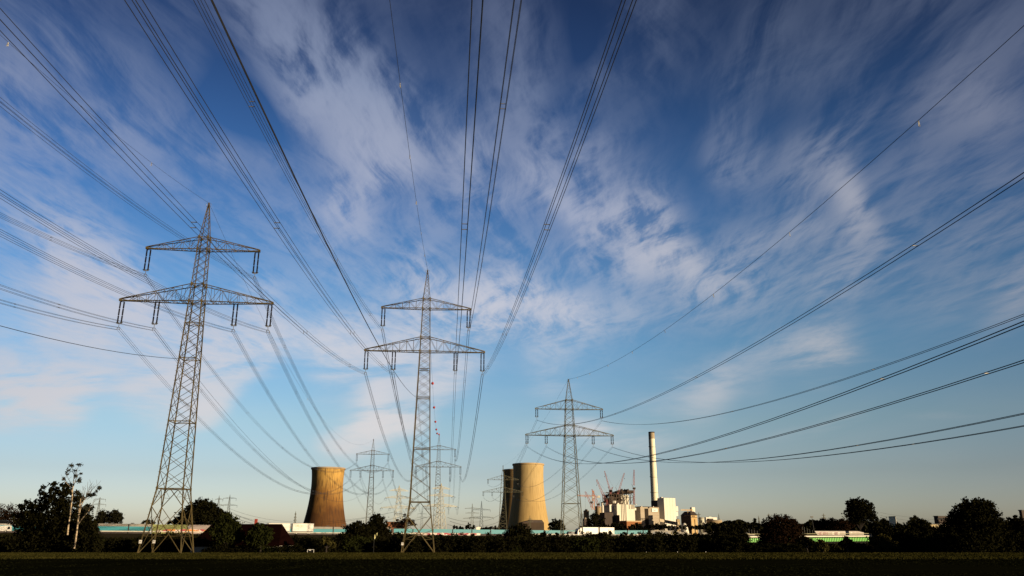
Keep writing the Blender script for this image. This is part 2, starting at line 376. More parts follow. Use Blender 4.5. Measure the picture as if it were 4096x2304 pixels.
# far pylons: one simple lattice mesh each
def fpylon(px, ptop, pbase, arms, label, th, Y=1500, ins=True, rz=None):
    c = at(px, pbase, Y); t = at(px, ptop, Y); s_ = pxm(pbase, Y); H = t.z-c.z
    w0 = H*.07; w = width_fn([(0,w0),(H*.85,w0*.25),(H,.05)])
    root = empty('distant_pylon', (c.x, c.y, c.z), label, 'pylon', 'small pylons on the horizon', PSI if rz is None else rz)
    mb = MB()
    for sx, sy in CN: mb.bar((sx*w(0),sy*w(0),0), (sx*w(H),sy*w(H),H), th)
    lattice(mb, w, 0, H*.97, 1.8, th*.55); mb.build('lattice_body', STEELG, root)
    for pya, half in arms:
        za = at(px, pya, Y).z-c.z; arm_mesh(w, za, za+H*.045, half/s_, th*.9, th*.4, 4).build('crossarm', STEELG, root)
        if ins:
            for x in (-half/s_, half/s_): MB().bar((x,0,za), (x,0,za-H*.07), th*1.1).build('insulator_string', PORC, root)
    return root
fpylon(382.6, 1988, 2110, [(1998,23),(2019,27)], 'faint pylon on the horizon just right of the two pale birches', .16, 1300)
fpylon(864, 1982, 2110, [(1998,15),(2021,19)], 'left one of the two far pylons standing close together right of the nearest pylon', .16, 1500)
fpylon(907, 1979, 2110, [(1994,26),(2022,32)], 'right one of the two far pylons standing close together right of the nearest pylon', .18, 1400)
fpylon(1177.6, 2045, 2115, [(2057,4),(2070,5),(2082,6)], 'narrow dark mast with short arms behind the gap between the two white truck bodies', .28, 1700, False)
fpylon(1888, 2014, 2118, [(2034.7,30),(2053,27),(2074,36)], 'three-armed far pylon above the little dark poplars, left of the rear cooling tower', .2, 1500, False)
fpylon(1925, 2003, 2118, [(2040,36),(2070.5,48)], 'two-armed far pylon immediately left of the rear cooling tower, wider than its neighbour', .2, 1400)
fpylon(1686, 2029, 2112, [(2056,17),(2070,20)], 'faint grey pylon seen through the foot of the middle pylon', .15, 1900)
fpylon(1817, 2094, 2116, [(2103,3)], 'tiny pylon tip at the left end of the dark poplar row', .25, 2300, False)
fpylon(2119.6, 2062, 2118, [(2077,9),(2087,11)], 'small pylon standing before the bright flank of the right cooling tower', .2, 1150, False)
fpylon(2799, 2048, 2112, [(2059,8)], 'small pylon behind the white silo right of the brown hopper building', .25, 1900, False)
fpylon(2878.5, 2054, 2112, [(2078,5)], 'slender dark mast standing behind the round concrete tank', .25, 1900, False)
fpylon(3039, 2063, 2118, [(2076,3),(2086,4)], 'narrow lattice mast left of the round reddish tree', .25, 1900, False)
fpylon(3080, 2053, 2118, [(2061,8)], 'small pylon top peeking over the round reddish tree', .22, 1900, False)
fpylon(3301, 2053, 2118, [(2062,8),(2072,11)], 'small dark two-armed pylon between the round reddish tree and the tall poplar', .25, 1900, False)
fpylon(3668, 2056, 2118, [(2066,8)], 'tiny pylon behind the bushes in the right part of the horizon', .22, 1900, False)
# ------------------------------------------------------------------ wires
def attach(base, kind, ang=PSI):
    a = Vector((math.cos(ang), math.sin(ang), 0))
    zu, zl, zt, lu, lo, li, ins, zb = (49.3,40,58,9.35,12.4,6.4,4.8,30.3) if kind == 'D' else (42.9,34.8,52.4,10.5,13.6,7.3,3.4,25)
    b = Vector(base); o = .35
    return {n: b+a*l+Vector((0,0,z)) for n, l, z in (('UL',-lu+o,zu-ins),('UR',lu-o,zu-ins),('LLo',-lo+o,zl-ins),('LLi',-li,zl-ins),('LRi',li,zl-ins),('LRo',lo-o,zl-ins),('E',0,zt),('B',-1.2,zb))}
PH = {'UL':'upper left arm tip','UR':'upper right arm tip','LLo':'lower left arm tip','LLi':'inner left hanger','LRi':'inner right hanger','LRo':'lower right arm tip'}
def cat_pts(A, B, sag, n, off=Vector((0,0,0))):
    return [A.lerp(B, k/n)+off-Vector((0,0,4*sag*(k/n)*(1-k/n))) for k in range(n+1)]
def bundle(A, B, sag, kind, label, group, n=44, r=.026, spacers=True, d=.2, sp=42):
    mid = (A+B)/2; org = Vector(A); D = (B-A); side = Vector((D.y,-D.x,0)).normalized()
    root = empty('conductor_bundle', org, label, 'power line', group)
    offs = [side*sx*d+Vector((0,0,sz*d)) for sx in (-1,1) for sz in (-1,1)] if kind == 4 else [side*sx*d for sx in (-1,1)]
    for of in offs:
        MB().tube(cat_pts(A-org, B-org, sag, n, of), r, 4).build('conductor', WIRE, root)
    if spacers:
        Ln = D.length; m = int(Ln//sp)
        for k in range(m):
            t = (k+.6)/m; c = (A-org).lerp(B-org, t)-Vector((0,0,4*sag*t*(1-t))); mb = MB()
            if kind == 4:
                u = D.normalized()
                if k % 2 == 0:
                    for sz, du in ((1,-.25),(-1,.25)): mb.bar(c+side*d*1.05+Vector((0,0,sz*d))+u*du*0, c-side*d*1.05+Vector((0,0,sz*d)), .03)
                else:
                    for s2 in (-1,1): mb.bar(c+side*d*s2+Vector((0,0,d*1.05)), c+side*d*s2-Vector((0,0,d*1.05)), .03)
            else: mb.bar(c+side*d*1.05, c-side*d*1.05, .03)
            mb.build('spacer', FIT, root)
    return root
def earth(A, B, sag, label, marks=(), balls=(), r=.022, n=44, cat='power line'):
    root = empty('earth_wire', A, label, cat, 'single wires strung between pylons')
    MB().tube(cat_pts(Vector((0,0,0)), B-A, sag, n), r, 4).build('conductor', WIRE, root)
    pos = lambda t: (B-A)*t-Vector((0,0,4*sag*t*(1-t)))
    WH = mat('white_plastic_strip', (.75,.75,.72), (.1,.1,.1), 9, .5)
    for t in marks:
        c = pos(t); mb = MB(); rng = random.Random(int(t*1000))
        for k in range(4):
            a = rng.uniform(-.12,.12); b = rng.uniform(-.16,.16)
            mb.bar(c+Vector((a*.4,b*.4,0)), c+Vector((a,b,-.5)), .022, 4)
        mb.build('bird_flag', WH, root)
    RB = mat('red_marker_paint', (.55,.03,.02), (.45,.03,.02), 2, .4)
    for t in balls:
        c = pos(t); mb = MB(); pr = [(.42*math.sin(math.pi*k/10), -.42*math.cos(math.pi*k/10)) for k in range(11)]
        mb.lathe(pr, c, 14, False).build('marker_ball', RB, root, True)
    return root
FA = attach((-52.8,129,0),'D'); FB = attach((-18.2,164,-.46),'D'); FC = attach((17.8,250,-2.05),'C')
BA = attach((-50.65,-62.12,3.632),'D',-.204); BB = attach((4.92,-140.5,-9.085),'D',-.092); BC = attach((48.8,-154.55,.348),'C',-.698)
SGA = (9.32, 9.43, 10.48, 16); SGB = (9.77, 11.54, 9.38, 10); SGC = (19.47, 17.45, 10, 8)
MKB = (.0627,.1253,.1855,.2481,.3108,.3735); MKC = (.045,.0952,.1579,.2206,.2832,.3484,.4135,.4762)
NM = {'A':'the left pylon','B':'the middle pylon','C':'the right pylon'}
for Lk, fr, bk, fw, sg, kk in (('A',FA,BA,attach((-80.6,472,0),'D'),SGA,4),('B',FB,BB,attach((-40.2,447,0),'D'),SGB,4),('C',FC,BC,attach((-6.1,558,-2),'C'),SGC,2)):
    for ph, tx_ in PH.items():
        bundle(fr[ph], bk[ph], sg[0], kk, '%s bundle coming overhead from the %s of %s' % ('quad wire' if kk == 4 else 'twin wire', tx_, NM[Lk]), 'conductor bundles coming forward overhead', n=60, r=.020 if kk == 4 else .027, d=.2 if kk == 4 else .2)
        bundle(fr[ph], fw[ph], sg[3], kk, '%s bundle receding from the %s of %s' % ('quad wire' if kk == 4 else 'twin wire', tx_, NM[Lk]), 'conductor bundles receding to the smaller pylons', n=44, r=.026 if kk == 4 else .03, sp=48)
earth(FA['E'], BA['E'], SGA[1], 'thin top wire with white flags running forward from the peak of the nearest left pylon', (.12,.3,.42,.52))
earth(FB['E'], BB['E'], SGB[1], 'thin top wire with white flags running forward from the peak of the middle pylon', MKB)
earth(FC['E'], BC['E'], SGC[1], 'thin top wire with hanging flags rising to the upper right corner from the right pylon', MKC, r=.03)
earth(FA['B'], BA['B'], SGA[2], 'single thick cable from half way up the nearest pylon to the left edge', r=.035)
earth(FB['B'], BB['B'], SGB[2], 'single thick cable from half way up the middle pylon to the upper left', r=.036)
G = {k: attach((-80.6,472,0),'D')[k] for k in ('E','B')}; G2 = {k: attach((-40.2,447,0),'D')[k] for k in ('E','B')}; G3 = attach((-6.1,558,-2),'C')
earth(FA['E'], G['E'], 17, 'thin top wire going away from the peak of the nearest pylon', (.16,.33))
earth(FB['E'], G2['E'], 12, 'top wire with red marker balls going away from the peak of the middle pylon', (), (.283,.4085,.526,.629,.72,.97))
earth(FC['E'], G3['E'], 5, 'thin top wire going away from the peak of the right foreground pylon')
earth(FA['B'], G['B'], 14, 'single lower cable going away from half way up the nearest pylon', r=.03)
earth(FB['B'], G2['B'], 11, 'single lower cable going away from half way up the middle pylon', r=.03)
# far spans, each a thin pair of wires
def farspan(A, B, sag, label, r=.04, grp='thin wires above the horizon', d=.25):
    mb = MB(); D = (B-A); side = Vector((D.y,-D.x,0)).normalized(); z = Vector((0,0,0))
    for s_ in (-1,1): mb.tube(cat_pts(z, D, sag, 26, side*s_*d), r, 4)
    o = mb.build('power_line', WIREF); o.location = A
    return tag(o, label, 'power line', grp)
c1, s1 = math.cos(PSI+.35), math.sin(PSI+.35); c2, s2 = math.cos(PSI+.45), math.sin(PSI+.45)
for key, base, tb, cs, nm in (('A',(-80.6,472,0),(-123,900,-1),(c1,s1),'the small pylon by the brown cooling tower'),('B',(-40.2,447,0),(-75.5,880,0),(c2,s2),'the pylon with the red balls')):
    a_ = attach(base,'D')
    for ph, l, z in (('LLo',-19,35),('LLi',-9.5,35),('LRi',9.5,35),('LRo',19,35),('UL',-14.5,45.5),('UR',14.5,45.5)):
        farspan(a_[ph], Vector((tb[0]+cs[0]*l, tb[1]+cs[1]*l-4, tb[2]+z)), 13, 'wires behind the %s of %s' % (PH[ph], nm))
LN = [((907,2030,1400),(1585,2046,900),17,'uppermost'),((875,2032,1400),(1555,2052,900),19,'second highest'),((925,2048,1400),(1600,2068,900),20,'middle'),
      ((900,2052,1400),(1770,2052,880),26,'longest'),((940,2060,1400),(1640,2080,900),16,'second lowest'),((920,2068,1400),(1560,2088,900),12,'lowest')]
for a, b, sg_, nm in LN:
    farspan(at(*a), at(*b), sg_, '%s of the sagging wires crossing the sky low behind the brown cooling tower' % nm, .07)
for k, (a, b, sg_) in enumerate((((1790,2070,880),(2000,2058,1400),8),((1800,2085,880),(2010,2078,1400),8),((1790,2098,880),(2020,2098,1400),6),((2880,2078,1900),(3440,2088,1900),6),((2880,2092,1900),(3440,2098,1900),5),((3520,2050,1500),(4096,2056,1500),12),((3520,2062,1500),(4096,2060,1500),14))):
    farspan(at(*a), at(*b), sg_, ['upper wires between the cream tension pylon and the rear cooling tower','middle wires between the cream tension pylon and the rear cooling tower','lowest wires between the cream tension pylon and the rear cooling tower',
      'upper thin wires right of the round concrete tank','lower thin wires right of the round concrete tank','upper thin wires right of the tall poplar','lower thin wires right of the tall poplar'][k], .09)
# ------------------------------------------------------------------ ground
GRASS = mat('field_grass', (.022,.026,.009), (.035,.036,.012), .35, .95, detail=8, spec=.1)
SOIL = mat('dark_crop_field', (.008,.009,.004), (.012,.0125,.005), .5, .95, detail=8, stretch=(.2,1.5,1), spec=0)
EMBG = mat('embankment_grass', (.012,.011,.005), (.018,.014,.006), .3, .95, spec=.1)
ASPH = mat('asphalt', (.05,.05,.05), (.04,.04,.04), 2, .9)
xs = np.concatenate([[-9000,-4000,-2000,-1000,-600], np.arange(-400, 401, 8), [600,1000,2000,4000,9000]])
ys = np.concatenate([[-1000,-400,-100], np.arange(-40, 330, 4), [400,700,1200,2500,5000,10000]])
mb = MB(); nx = len(xs); rs = np.random.RandomState(2)
for y in ys:
    for x in xs:
        z = gz(y) + (0 if abs(x) > 400 or y > 330 else .05*math.sin(x*.11+y*.07)+.03*math.sin(x*.31-y*.23))
        mb.v.append((float(x), float(y), float(z)))
mb.f = [(j*nx+i, j*nx+i+1, (j+1)*nx+i+1, (j+1)*nx+i) for j in range(len(ys)-1) for i in range(nx-1)]
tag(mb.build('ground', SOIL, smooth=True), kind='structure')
# the lit grass margin at the far edge of the field: blades as many small upright faces
def quads(name, P, U, V, mat_, parent=None):
    n = len(P); v = np.empty((n*4, 3), np.float32)
    v[0::4] = P-U-V; v[1::4] = P+U-V; v[2::4] = P+U+V; v[3::4] = P-U+V
    me = bpy.data.meshes.new(name); me.vertices.add(n*4); me.vertices.foreach_set('co', v.ravel())
    me.loops.add(n*4); me.loops.foreach_set('vertex_index', np.arange(n*4, dtype=np.int32))
    me.polygons.add(n); me.polygons.foreach_set('loop_start', np.arange(0, n*4, 4, dtype=np.int32)); me.polygons.foreach_set('loop_total', np.full(n, 4, np.int32))
    me.update(); me.validate(); me.materials.append(mat_)
    o = bpy.data.objects.new(name, me); COL.objects.link(o)
    if parent is not None: o.parent = parent
    return o
def grass(name, n, x0, x1, y0, y1, h, mt, seed):
    r = np.random.RandomState(seed); x = r.uniform(x0, x1, n); y = r.uniform(y0, y1, n)
    g = np.where(y > 132, np.maximum(-2.05, -.0165*(y-132)), 0)
    hh = h*r.uniform(.5, 1.2, n); a = r.uniform(0, math.pi, n); w_ = r.uniform(.02, .05, n)
    P = np.stack([x, y, g+hh*.45], 1); U = np.stack([np.cos(a)*w_, np.sin(a)*w_, 0*a], 1); V = np.stack([r.normal(0,.08,n), r.normal(0,.08,n), hh*.5], 1)
    return quads(name, P, U, V, mt)
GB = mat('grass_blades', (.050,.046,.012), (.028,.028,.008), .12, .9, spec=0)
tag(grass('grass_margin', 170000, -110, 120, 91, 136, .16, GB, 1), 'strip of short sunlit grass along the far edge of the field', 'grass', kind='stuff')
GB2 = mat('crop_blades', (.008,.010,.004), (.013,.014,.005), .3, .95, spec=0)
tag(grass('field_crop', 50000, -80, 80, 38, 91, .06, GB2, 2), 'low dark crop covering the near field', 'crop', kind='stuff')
# ------------------------------------------------------------------ motorway
E_ = Vector((.8944,.4472,0)); NN = Vector((.4472,-.8944,0))
def road_y(x): return 338+.5*x
def deckz(x): return 3.55-.004*x if x < 40 else 3.39+.007*(x-40)
def rp(x, off=0, z=0):        # point at road abscissa x, 'off' metres towards the viewer side, z above deck
    p = Vector((x, road_y(x), deckz(x)+z)); return Vector((p.x+NN.x*off, p.y+NN.y*off, p.z))
XS = list(range(-300, 241, 12))
def strip(name, offs, mt, xs=XS, **k):   # offs: list of (off, z) section
    mb = MB()
    for x in xs:
        for o_, z in offs: mb.v.append(tuple(rp(x, o_, z)) if z is not None else (rp(x,o_).x, rp(x,o_).y, -2.3))
    m = len(offs); mb.f = [(i*m+j, (i+1)*m+j, (i+1)*m+j+1, i*m+j+1) for i in range(len(xs)-1) for j in range(m-1)]
    return mb.build(name, mt, **k)
mb = MB(); ex_ = sorted(XS+[100,101,190,191])
for x in ex_:
    for o_, z in ((1.2 if 100 < x < 191 else 13,None),(1.0,-.02),(-30,-.02),(-44,None)): mb.v.append(tuple(rp(x, o_, z)) if z is not None else (rp(x,o_).x, rp(x,o_).y, -2.3))
mb.f = [(i*4+j, (i+1)*4+j, (i+1)*4+j+1, i*4+j+1) for i in range(len(ex_)-1) for j in range(3)]
tag(mb.build('embankment', EMBG), kind='structure')
tag(strip('motorway', [(0,.0),(-28,.0)], ASPH), kind='structure')
WP = mat('white_road_paint', (.75,.75,.72), None, 2, .7)
mb = MB()
for o_ in (-.6, -27.4, -13.2, -14.8):
    for x, x2 in zip(XS, XS[1:]): mb.add([rp(x,o_,.004), rp(x2,o_,.004), rp(x2,o_-.2,.004), rp(x,o_-.2,.004)], [(0,1,2,3)])
tag(mb.build('lane_markings', WP), kind='structure')
TEAL = mat('teal_panel_paint', (.025,.30,.38), (.04,.23,.30), .5, .5, stretch=(1,1,4), lo=.3, hi=.75)
GREY = mat('grey_barrier_concrete', (.36,.34,.31), (.26,.25,.23), .8, .85)
DGREY = mat('dark_barrier_base', (.10,.085,.085), (.07,.06,.06), 1, .9)
POST = mat('dark_post_steel', (.05,.05,.05), None, 1, .6)
def wall(name, x0, x1, off, z0, z1, th, mt, parent, dz=None):
    mb = MB(); xx = [x for x in range(int(x0), int(x1), 10)]+[x1]
    for a, b in zip(xx, xx[1:]):
        za = dz if dz else 0
        vs = [rp(a,off,z0), rp(b,off,z0), rp(b,off,z1), rp(a,off,z1), rp(a,off-th,z0), rp(b,off-th,z0), rp(b,off-th,z1), rp(a,off-th,z1)]
        mb.add(vs, [(0,1,2,3),(5,4,7,6),(3,2,6,7),(1,5,6,2),(4,0,3,7)])
    return mb.build(name, mt, parent)
def barrier(x0, x1, label, cap=True, step=8, band=(.9, 2.5), top=3.3):
    r = empty('noise_barrier', (0,0,0), label, 'noise barrier', 'noise barrier sections along the motorway')
    wall('barrier_base', x0, x1, -28.6, 0, band[0], .3, DGREY, r)
    wall('barrier_band', x0, x1, -28.5, band[0], band[1], .3, TEAL, r)
    if cap: wall('barrier_cap', x0, x1, -28.6, band[1], top, .3, GREY, r)
    x = x0
    while x <= x1: MB().box(rp(x,-28.35,top/2), (.22,.22,top), math.atan(.5)).build('post', POST, r); x += step
    return r
barrier(-215, -118.5, 'teal noise barrier with pale top, left of the nearest pylon', True, 9, (.9,2.6), 3.5)
barrier(-85.5, -37, 'teal noise barrier with pale top between the white trucks and the middle pylon', True, 9, (1.0,2.4), 3.2)
barrier(-36.5, 78, 'all teal noise barrier right of the middle pylon in front of the two cooling towers', False, 8, (1.0,2.75), 2.75)
# painted concrete stretch with graffiti behind the nearest pylon
def graffiti(name, x0, x1, off, z0, z1, seed, parent, cols, n=14):
    r = random.Random(seed)
    for ci, (cn, c1_, c2_) in enumerate(cols):
        mt = mat(cn, c1_, c2_, 1.5, .6); mb = MB()
        for k in range(n):
            cx = r.uniform(x0+.5, x1-.5); w_ = r.uniform(.5, 1.5); h_ = r.uniform(.35,.5)*(z1-z0); cz = r.uniform(z0+h_*.9, z1-h_*.9) if z1-z0 > 2*h_ else (z0+z1)/2
            m = 12; pts = []
            for j in range(m):
                t = 2*math.pi*j/m; rr = r.uniform(.65, 1.1); pts.append(rp(cx+w_*rr*math.cos(t), off+.012+.006*ci+.0012*k, cz+h_*rr*math.sin(t)))
            d_ = NN*.004; mb.prism(pts, (0,0,0), d_)
        mb.build(name, mt, parent)
PAL = [('graffiti_white',(.8,.78,.74),(.72,.66,.62)),('graffiti_red',(.45,.06,.06),(.35,.05,.1)),('graffiti_pale',(.7,.55,.5),(.75,.6,.55)),('graffiti_orange',(.7,.3,.08),(.6,.2,.06))]
g1 = empty('graffiti_wall', (0,0,0), 'concrete wall with green stretch and pink and white graffiti behind the nearest pylon', 'wall', 'concrete graffiti walls by the motorway')
wall('wall_panel', -118, -107.2, -28.6, 0, 3.4, .3, mat('faded_green_paint', (.32,.36,.13), (.27,.3,.12), .6, .8), g1)
wall('wall_panel', -107, -86, -28.6, 0, 3.4, .3, mat('mauve_concrete', (.37,.31,.30), (.3,.26,.25), .6, .85), g1)
graffiti('graffiti', -117, -87, -28.6, .5, 1.9, 3, g1, PAL, 16)
# low concrete parapet with graffiti, viewer side
def parapet(x0, x1, label, seed, cols, off=-1.2, h=1.05, n=10):
    p = empty('parapet_wall', (0,0,0), label, 'wall', 'concrete graffiti walls by the motorway')
    wall('wall_panel', x0, x1, off, 0, h, .25, GREY, p); graffiti('graffiti', x0, x1, off, .1, h-.05, seed, p, cols, n); return p
parapet(-38, -12, 'low parapet covered in white and pink graffiti right of the foot of the middle pylon', 5, [PAL[0],PAL[2],PAL[1]], n=18)
parapet(7, 24, 'low parapet with two white graffiti tags between the bush and the right foreground pylon', 6, [PAL[0]], n=7)
parapet(55, 66, 'low parapet with white lettering graffiti right of the second white trailer', 8, [PAL[0],PAL[2]], n=8)
# strokes for lettering, 4x6 grid
GLY = {'R':[(0,0,0,6),(0,6,3,6),(3,6,4,5),(4,5,4,4),(4,4,3,3),(3,3,0,3),(2,3,4,0)],'W':[(0,6,1,0),(1,0,2,4),(2,4,3,0),(3,0,4,6)],'E':[(0,0,0,6),(0,6,4,6),(0,3,3,3),(0,0,4,0)],
 'F':[(0,0,0,6),(0,6,4,6),(0,3,3,3)],'D':[(0,0,0,6),(0,6,3,5),(3,5,4,3),(4,3,3,1),(3,1,0,0)],'X':[(0,0,4,6),(0,6,4,0)],'K':[(0,0,0,6),(0,2,4,6),(1,3,4,0)],'O':[(0,0,0,6),(0,6,4,6),(4,6,4,0),(4,0,0,0)],'S':[(0,0,4,0),(4,0,4,3),(4,3,0,3),(0,3,0,6),(0,6,4,6)],'A':[(0,0,2,6),(2,6,4,0),(1,2,3,2)],'L':[(0,6,0,0),(0,0,4,0)],'G':[(4,6,0,6),(0,6,0,0),(0,0,4,0),(4,0,4,3),(4,3,2,3)],'I':[(2,0,2,6)]}
def letters(txt, org, ux, uz, h, r, mt, parent, name='lettering'):
    mb = MB(); s_ = h/6; x = 0
    for ch in txt:
        for a, b, c, d in GLY.get(ch, []): mb.bar(Vector(org)+ux*(x+a*s_)+uz*(b*s_), Vector(org)+ux*(x+c*s_)+uz*(d*s_), r)
        x += 5.6*s_
    return mb.build(name, mt, parent)
g2 = empty('graffiti_wall', (0,0,0), 'grey sloping end wall with yellow and black graffiti letters below the conveyor gallery', 'wall', 'concrete graffiti walls by the motorway')
mb = MB(); pts = [rp(63,-3,-.2), rp(83,-3,-.2), rp(83,-3,.9), rp(75,-3,2.4), rp(63,-3,2.5)]; mb.prism(pts, (0,0,0), NN*-.3); mb.build('wall_panel', GREY, g2)
YG = mat('graffiti_yellow', (.7,.6,.1), (.6,.5,.1), 1, .6); BK = mat('graffiti_black', (.03,.03,.04), None, 1, .6)
letters('FDK', rp(73.1,-2.95,.45), E_, Vector((0,0,1)), 1.25, .17, BK, g2, 'graffiti'); letters('FDK', rp(73.0,-2.9,.5), E_, Vector((0,0,1)), 1.15, .08, YG, g2, 'graffiti')
graffiti('graffiti', 64, 72, -2.97, .1, 1.8, 12, g2, [PAL[0],('graffiti_grey_blue',(.25,.28,.33),(.2,.22,.26))], 6)
for (x0, x1, zt, lab, sl) in ((100,109.5,2.0,'small pale sloping wall section behind thin posts, left of the dark hedge by the bridge',1),(120.5,131,2.3,'pale sloping wall section above the left end of the green fence',-1)):
    w_ = empty('ramp_wall', (0,0,0), lab, 'wall', 'pale ramp walls behind the bridge'); mb = MB()
    a, b = (x0+2, x1) if sl < 0 else (x0, x1-1)
    pts = [rp(x0,-20,.2), rp(x1,-20,.2), rp(x1,-20,.6 if sl<0 else zt), rp(x0,-20,zt if sl<0 else zt*.75)]
    mb.prism(pts, (0,0,0), NN*-.3); mb.build('wall_panel', GREY, w_)
w_ = empty('ramp_wall', (0,0,0), 'white walled ramp covered in grey and pink graffiti above the right half of the bridge', 'wall', 'pale ramp walls behind the bridge')
mb = MB(); pts = [rp(158,-8,0), rp(195,-8,0), rp(184,-8,2.0), rp(156.5,-8,2.1)]; mb.prism(pts, (0,0,0), NN*-.3); mb.build('wall_panel', mat('pale_ramp_concrete', (.6,.56,.52), (.5,.46,.43), .5, .8), w_)
graffiti('graffiti', 158, 183, -8, .1, 1.7, 21, w_, [('graffiti_mauve',(.3,.2,.22),(.4,.2,.25)),PAL[0]], 6)
# guard rail
def rail(x0, x1, label, off=.2):
    g = empty('guard_rail', (0,0,0), label, 'guard rail', 'steel guard rails'); mb = MB()
    xx = list(range(int(x0), int(x1), 10))+[x1]
    for a, b in zip(xx, xx[1:]):
        mb.add([rp(a,off,.5), rp(b,off,.5), rp(b,off,.82), rp(a,off,.82), rp(a,off-.08,.5), rp(b,off-.08,.5), rp(b,off-.08,.82), rp(a,off-.08,.82)], [(0,1,2,3),(5,4,7,6),(3,2,6,7),(1,5,6,2),(4,0,3,7),(0,4,5,1)])
    mb.build('rail', mat('bright_rail_zinc', (.62,.6,.52), (.5,.48,.42), .4, .5), g); x = x0+1
    while x < x1: MB().box(rp(x,off-.14,.32), (.1,.1,.75), math.atan(.5)).build('post', POST, g); x += 4
rail(-150, -100, 'steel guard rail below the graffiti wall behind the nearest pylon'); rail(-84, -34, 'steel guard rail in front of the white trucks'); rail(8, 76, 'steel guard rail in front of the right hand trucks and parapets')
# bridge with green panels
br = empty('bridge', (0,0,0), 'low road bridge with white edge beam and bright green panels under it', 'bridge')
wall('edge_beam', 103, 187, 1.6, -.75, -.15, .9, mat('white_beam_paint', (.85,.82,.72), (.75,.7,.6), .3, .6), br)
wall('parapet', 103, 187, 1.55, -.15, .25, .2, mat('dark_bridge_steel', (.02,.02,.018), None, 1, .9, spec=0), br)
wall('hand_rail', 103, 187, 1.5, .62, .9, .12, mat('olive_rail_paint', (.30,.28,.14), (.2,.2,.1), .6, .6), br)
wall('abutment_wall', 103, 187, 1.3, -4.5, -.75, .3, mat('dark_bridge_steel', (.04,.04,.035)), br)
GP = mat('lime_green_panel', (.10,.62,.06), (.16,.52,.05), .8, .4)
x = 103.6
while x < 186.5:
    dz_ = Vector((0,0,1)); a = rp(x,1.45,-2.85); b = rp(x+.66,1.45,-3.0); MB().prism([a, b, b+dz_*1.75, a+dz_*1.75], (0,0,0), NN*.06).build('green_panel', GP, br); x += 1.03
# ------------------------------------------------------------------ vehicles
WHT = mat('white_vehicle_paint', (.88,.87,.84), (.8,.79,.76), .4, .35); RUB = mat('tyre_rubber', (.02,.02,.02), None, 3, .8)
GLS = mat('vehicle_glass', (.02,.025,.03), None, 1, .08); CHS = mat('chassis_black', (.025,.025,.028), None, 2, .6)
BLU = mat('dark_blue_paint', (.012,.03,.08), (.015,.035,.09), 1, .25)
def wheel(x, y, r, parent, w_=.3):
    t = MB().lathe([(r*.55,-w_/2),(r*.95,-w_/2),(r,-w_/2+.05),(r,w_/2-.05),(r*.95,w_/2),(r*.55,w_/2)], (0,0,0), 18, False)
    t.v = [(x+a, y+c, r+b) for a, b, c in t.v]; o = t.build('wheel', RUB, parent)
    d = MB().lathe([(.05,-w_/2+.03),(r*.56,-w_/2+.03),(r*.56,w_/2-.03),(.05,w_/2-.03)], (0,0,0), 14); d.v = [(x+a, y+c, r+b) for a, b, c in d.v]; d.build('rim', FIT, o)
def box_body(name, x0, x1, parent, zb=1.1, h=2.75, w_=2.5, mt=None):
    mb = MB(); mb.box(((x0+x1)/2, 0, zb+h/2), (x1-x0, w_, h)); o = mb.build(name, mt or WHT, parent); t = MB()
    for x in (x0, x1):
        for y in (-w_/2, w_/2): t.box((x, y, zb+h/2), (.09,.09,h+.06))
    for z in (zb, zb+h):
        for y in (-w_/2, w_/2): t.box(((x0+x1)/2, y, z), (x1-x0+.1,.08,.1))
    t.build('body_frame', FIT, o); MB().box(((x0+x1)/2, 0, zb-.12), (x1-x0, .9, .22)).build('chassis', CHS, parent)
def cab(x0, parent, mt, h=3.0, ln=2.2):
    P = [(x0+.12,.55),(x0,1.2),(x0+.1,1.9),(x0+.45,h-.15),(x0+.7,h),(x0+ln,h),(x0+ln,.55)]
    mb = MB().prism([(a,-1.22,z) for a, z in P], (0,0,0), (0,2.44,0)); o = mb.build('cab', mt, parent)
    for y in (-1.235, 1.235): MB().prism([(x0+.5,y-.01,1.75),(x0+1.35,y-.01,1.75),(x0+1.35,y-.01,h-.5),(x0+.62,y-.01,h-.5)], (0,0,0), (0,.02,0)).build('side_window', GLS, o)
    MB().prism([(x0+.06,-1.05,1.75),(x0+.06,1.05,1.75),(x0+.36,1.05,h-.4),(x0+.36,-1.05,h-.4)], (0,0,0), (-.03,0,0)).build('windscreen', GLS, o)
    MB().prism([(x0+.9,-.95,h),(x0+ln-.05,-.95,h),(x0+ln-.05,-.95,h+.7)], (0,0,0), (0,1.9,0)).build('roof_spoiler', mt, o)
def truck(label, loc, cabmt, L1, trailer_label=None, L2=7.4, gap=.9, h=2.75, hs=3.0):
    rz = math.atan(.5); g = 'white box trucks on the motorway'
    t = empty('box_truck', loc, label, 'truck', g, rz); cab(-L1/2-2.5, t, cabmt, hs); box_body('cargo_box', -L1/2, L1/2, t, h=h)
    for x in (-L1/2-1.6, L1/2-2.6, L1/2-1.3):
        for y in (-1.05, 1.05): wheel(x, y, .5, t)
    if trailer_label:
        r = empty('box_trailer', Vector(loc)+E_*(L1/2+gap+L2/2), trailer_label, 'trailer', g, rz); box_body('cargo_box', -L2/2, L2/2, r, h=h)
        MB().bar((-L2/2-gap+.05,0,.8), (-L2/2,0,.8), .08).build('drawbar', CHS, r)
        for x in (-L2/2+1.5, L2/2-1.5):
            for y in (-1.05, 1.05): wheel(x, y, .5, r)
        return t, r
    return t
def road_at_px(px, off=-4):     # road abscissa whose point projects at that column
    u = (px-2048)/F_PX*CP; x = u*338/(1-.5*u)
    for _ in range(6):
        p = rp(x, off); e_ = p.x-u*(p.y+.3*(p.z-CAM_H)*0)-(0); x -= e_/(1-.5*u)
    return x
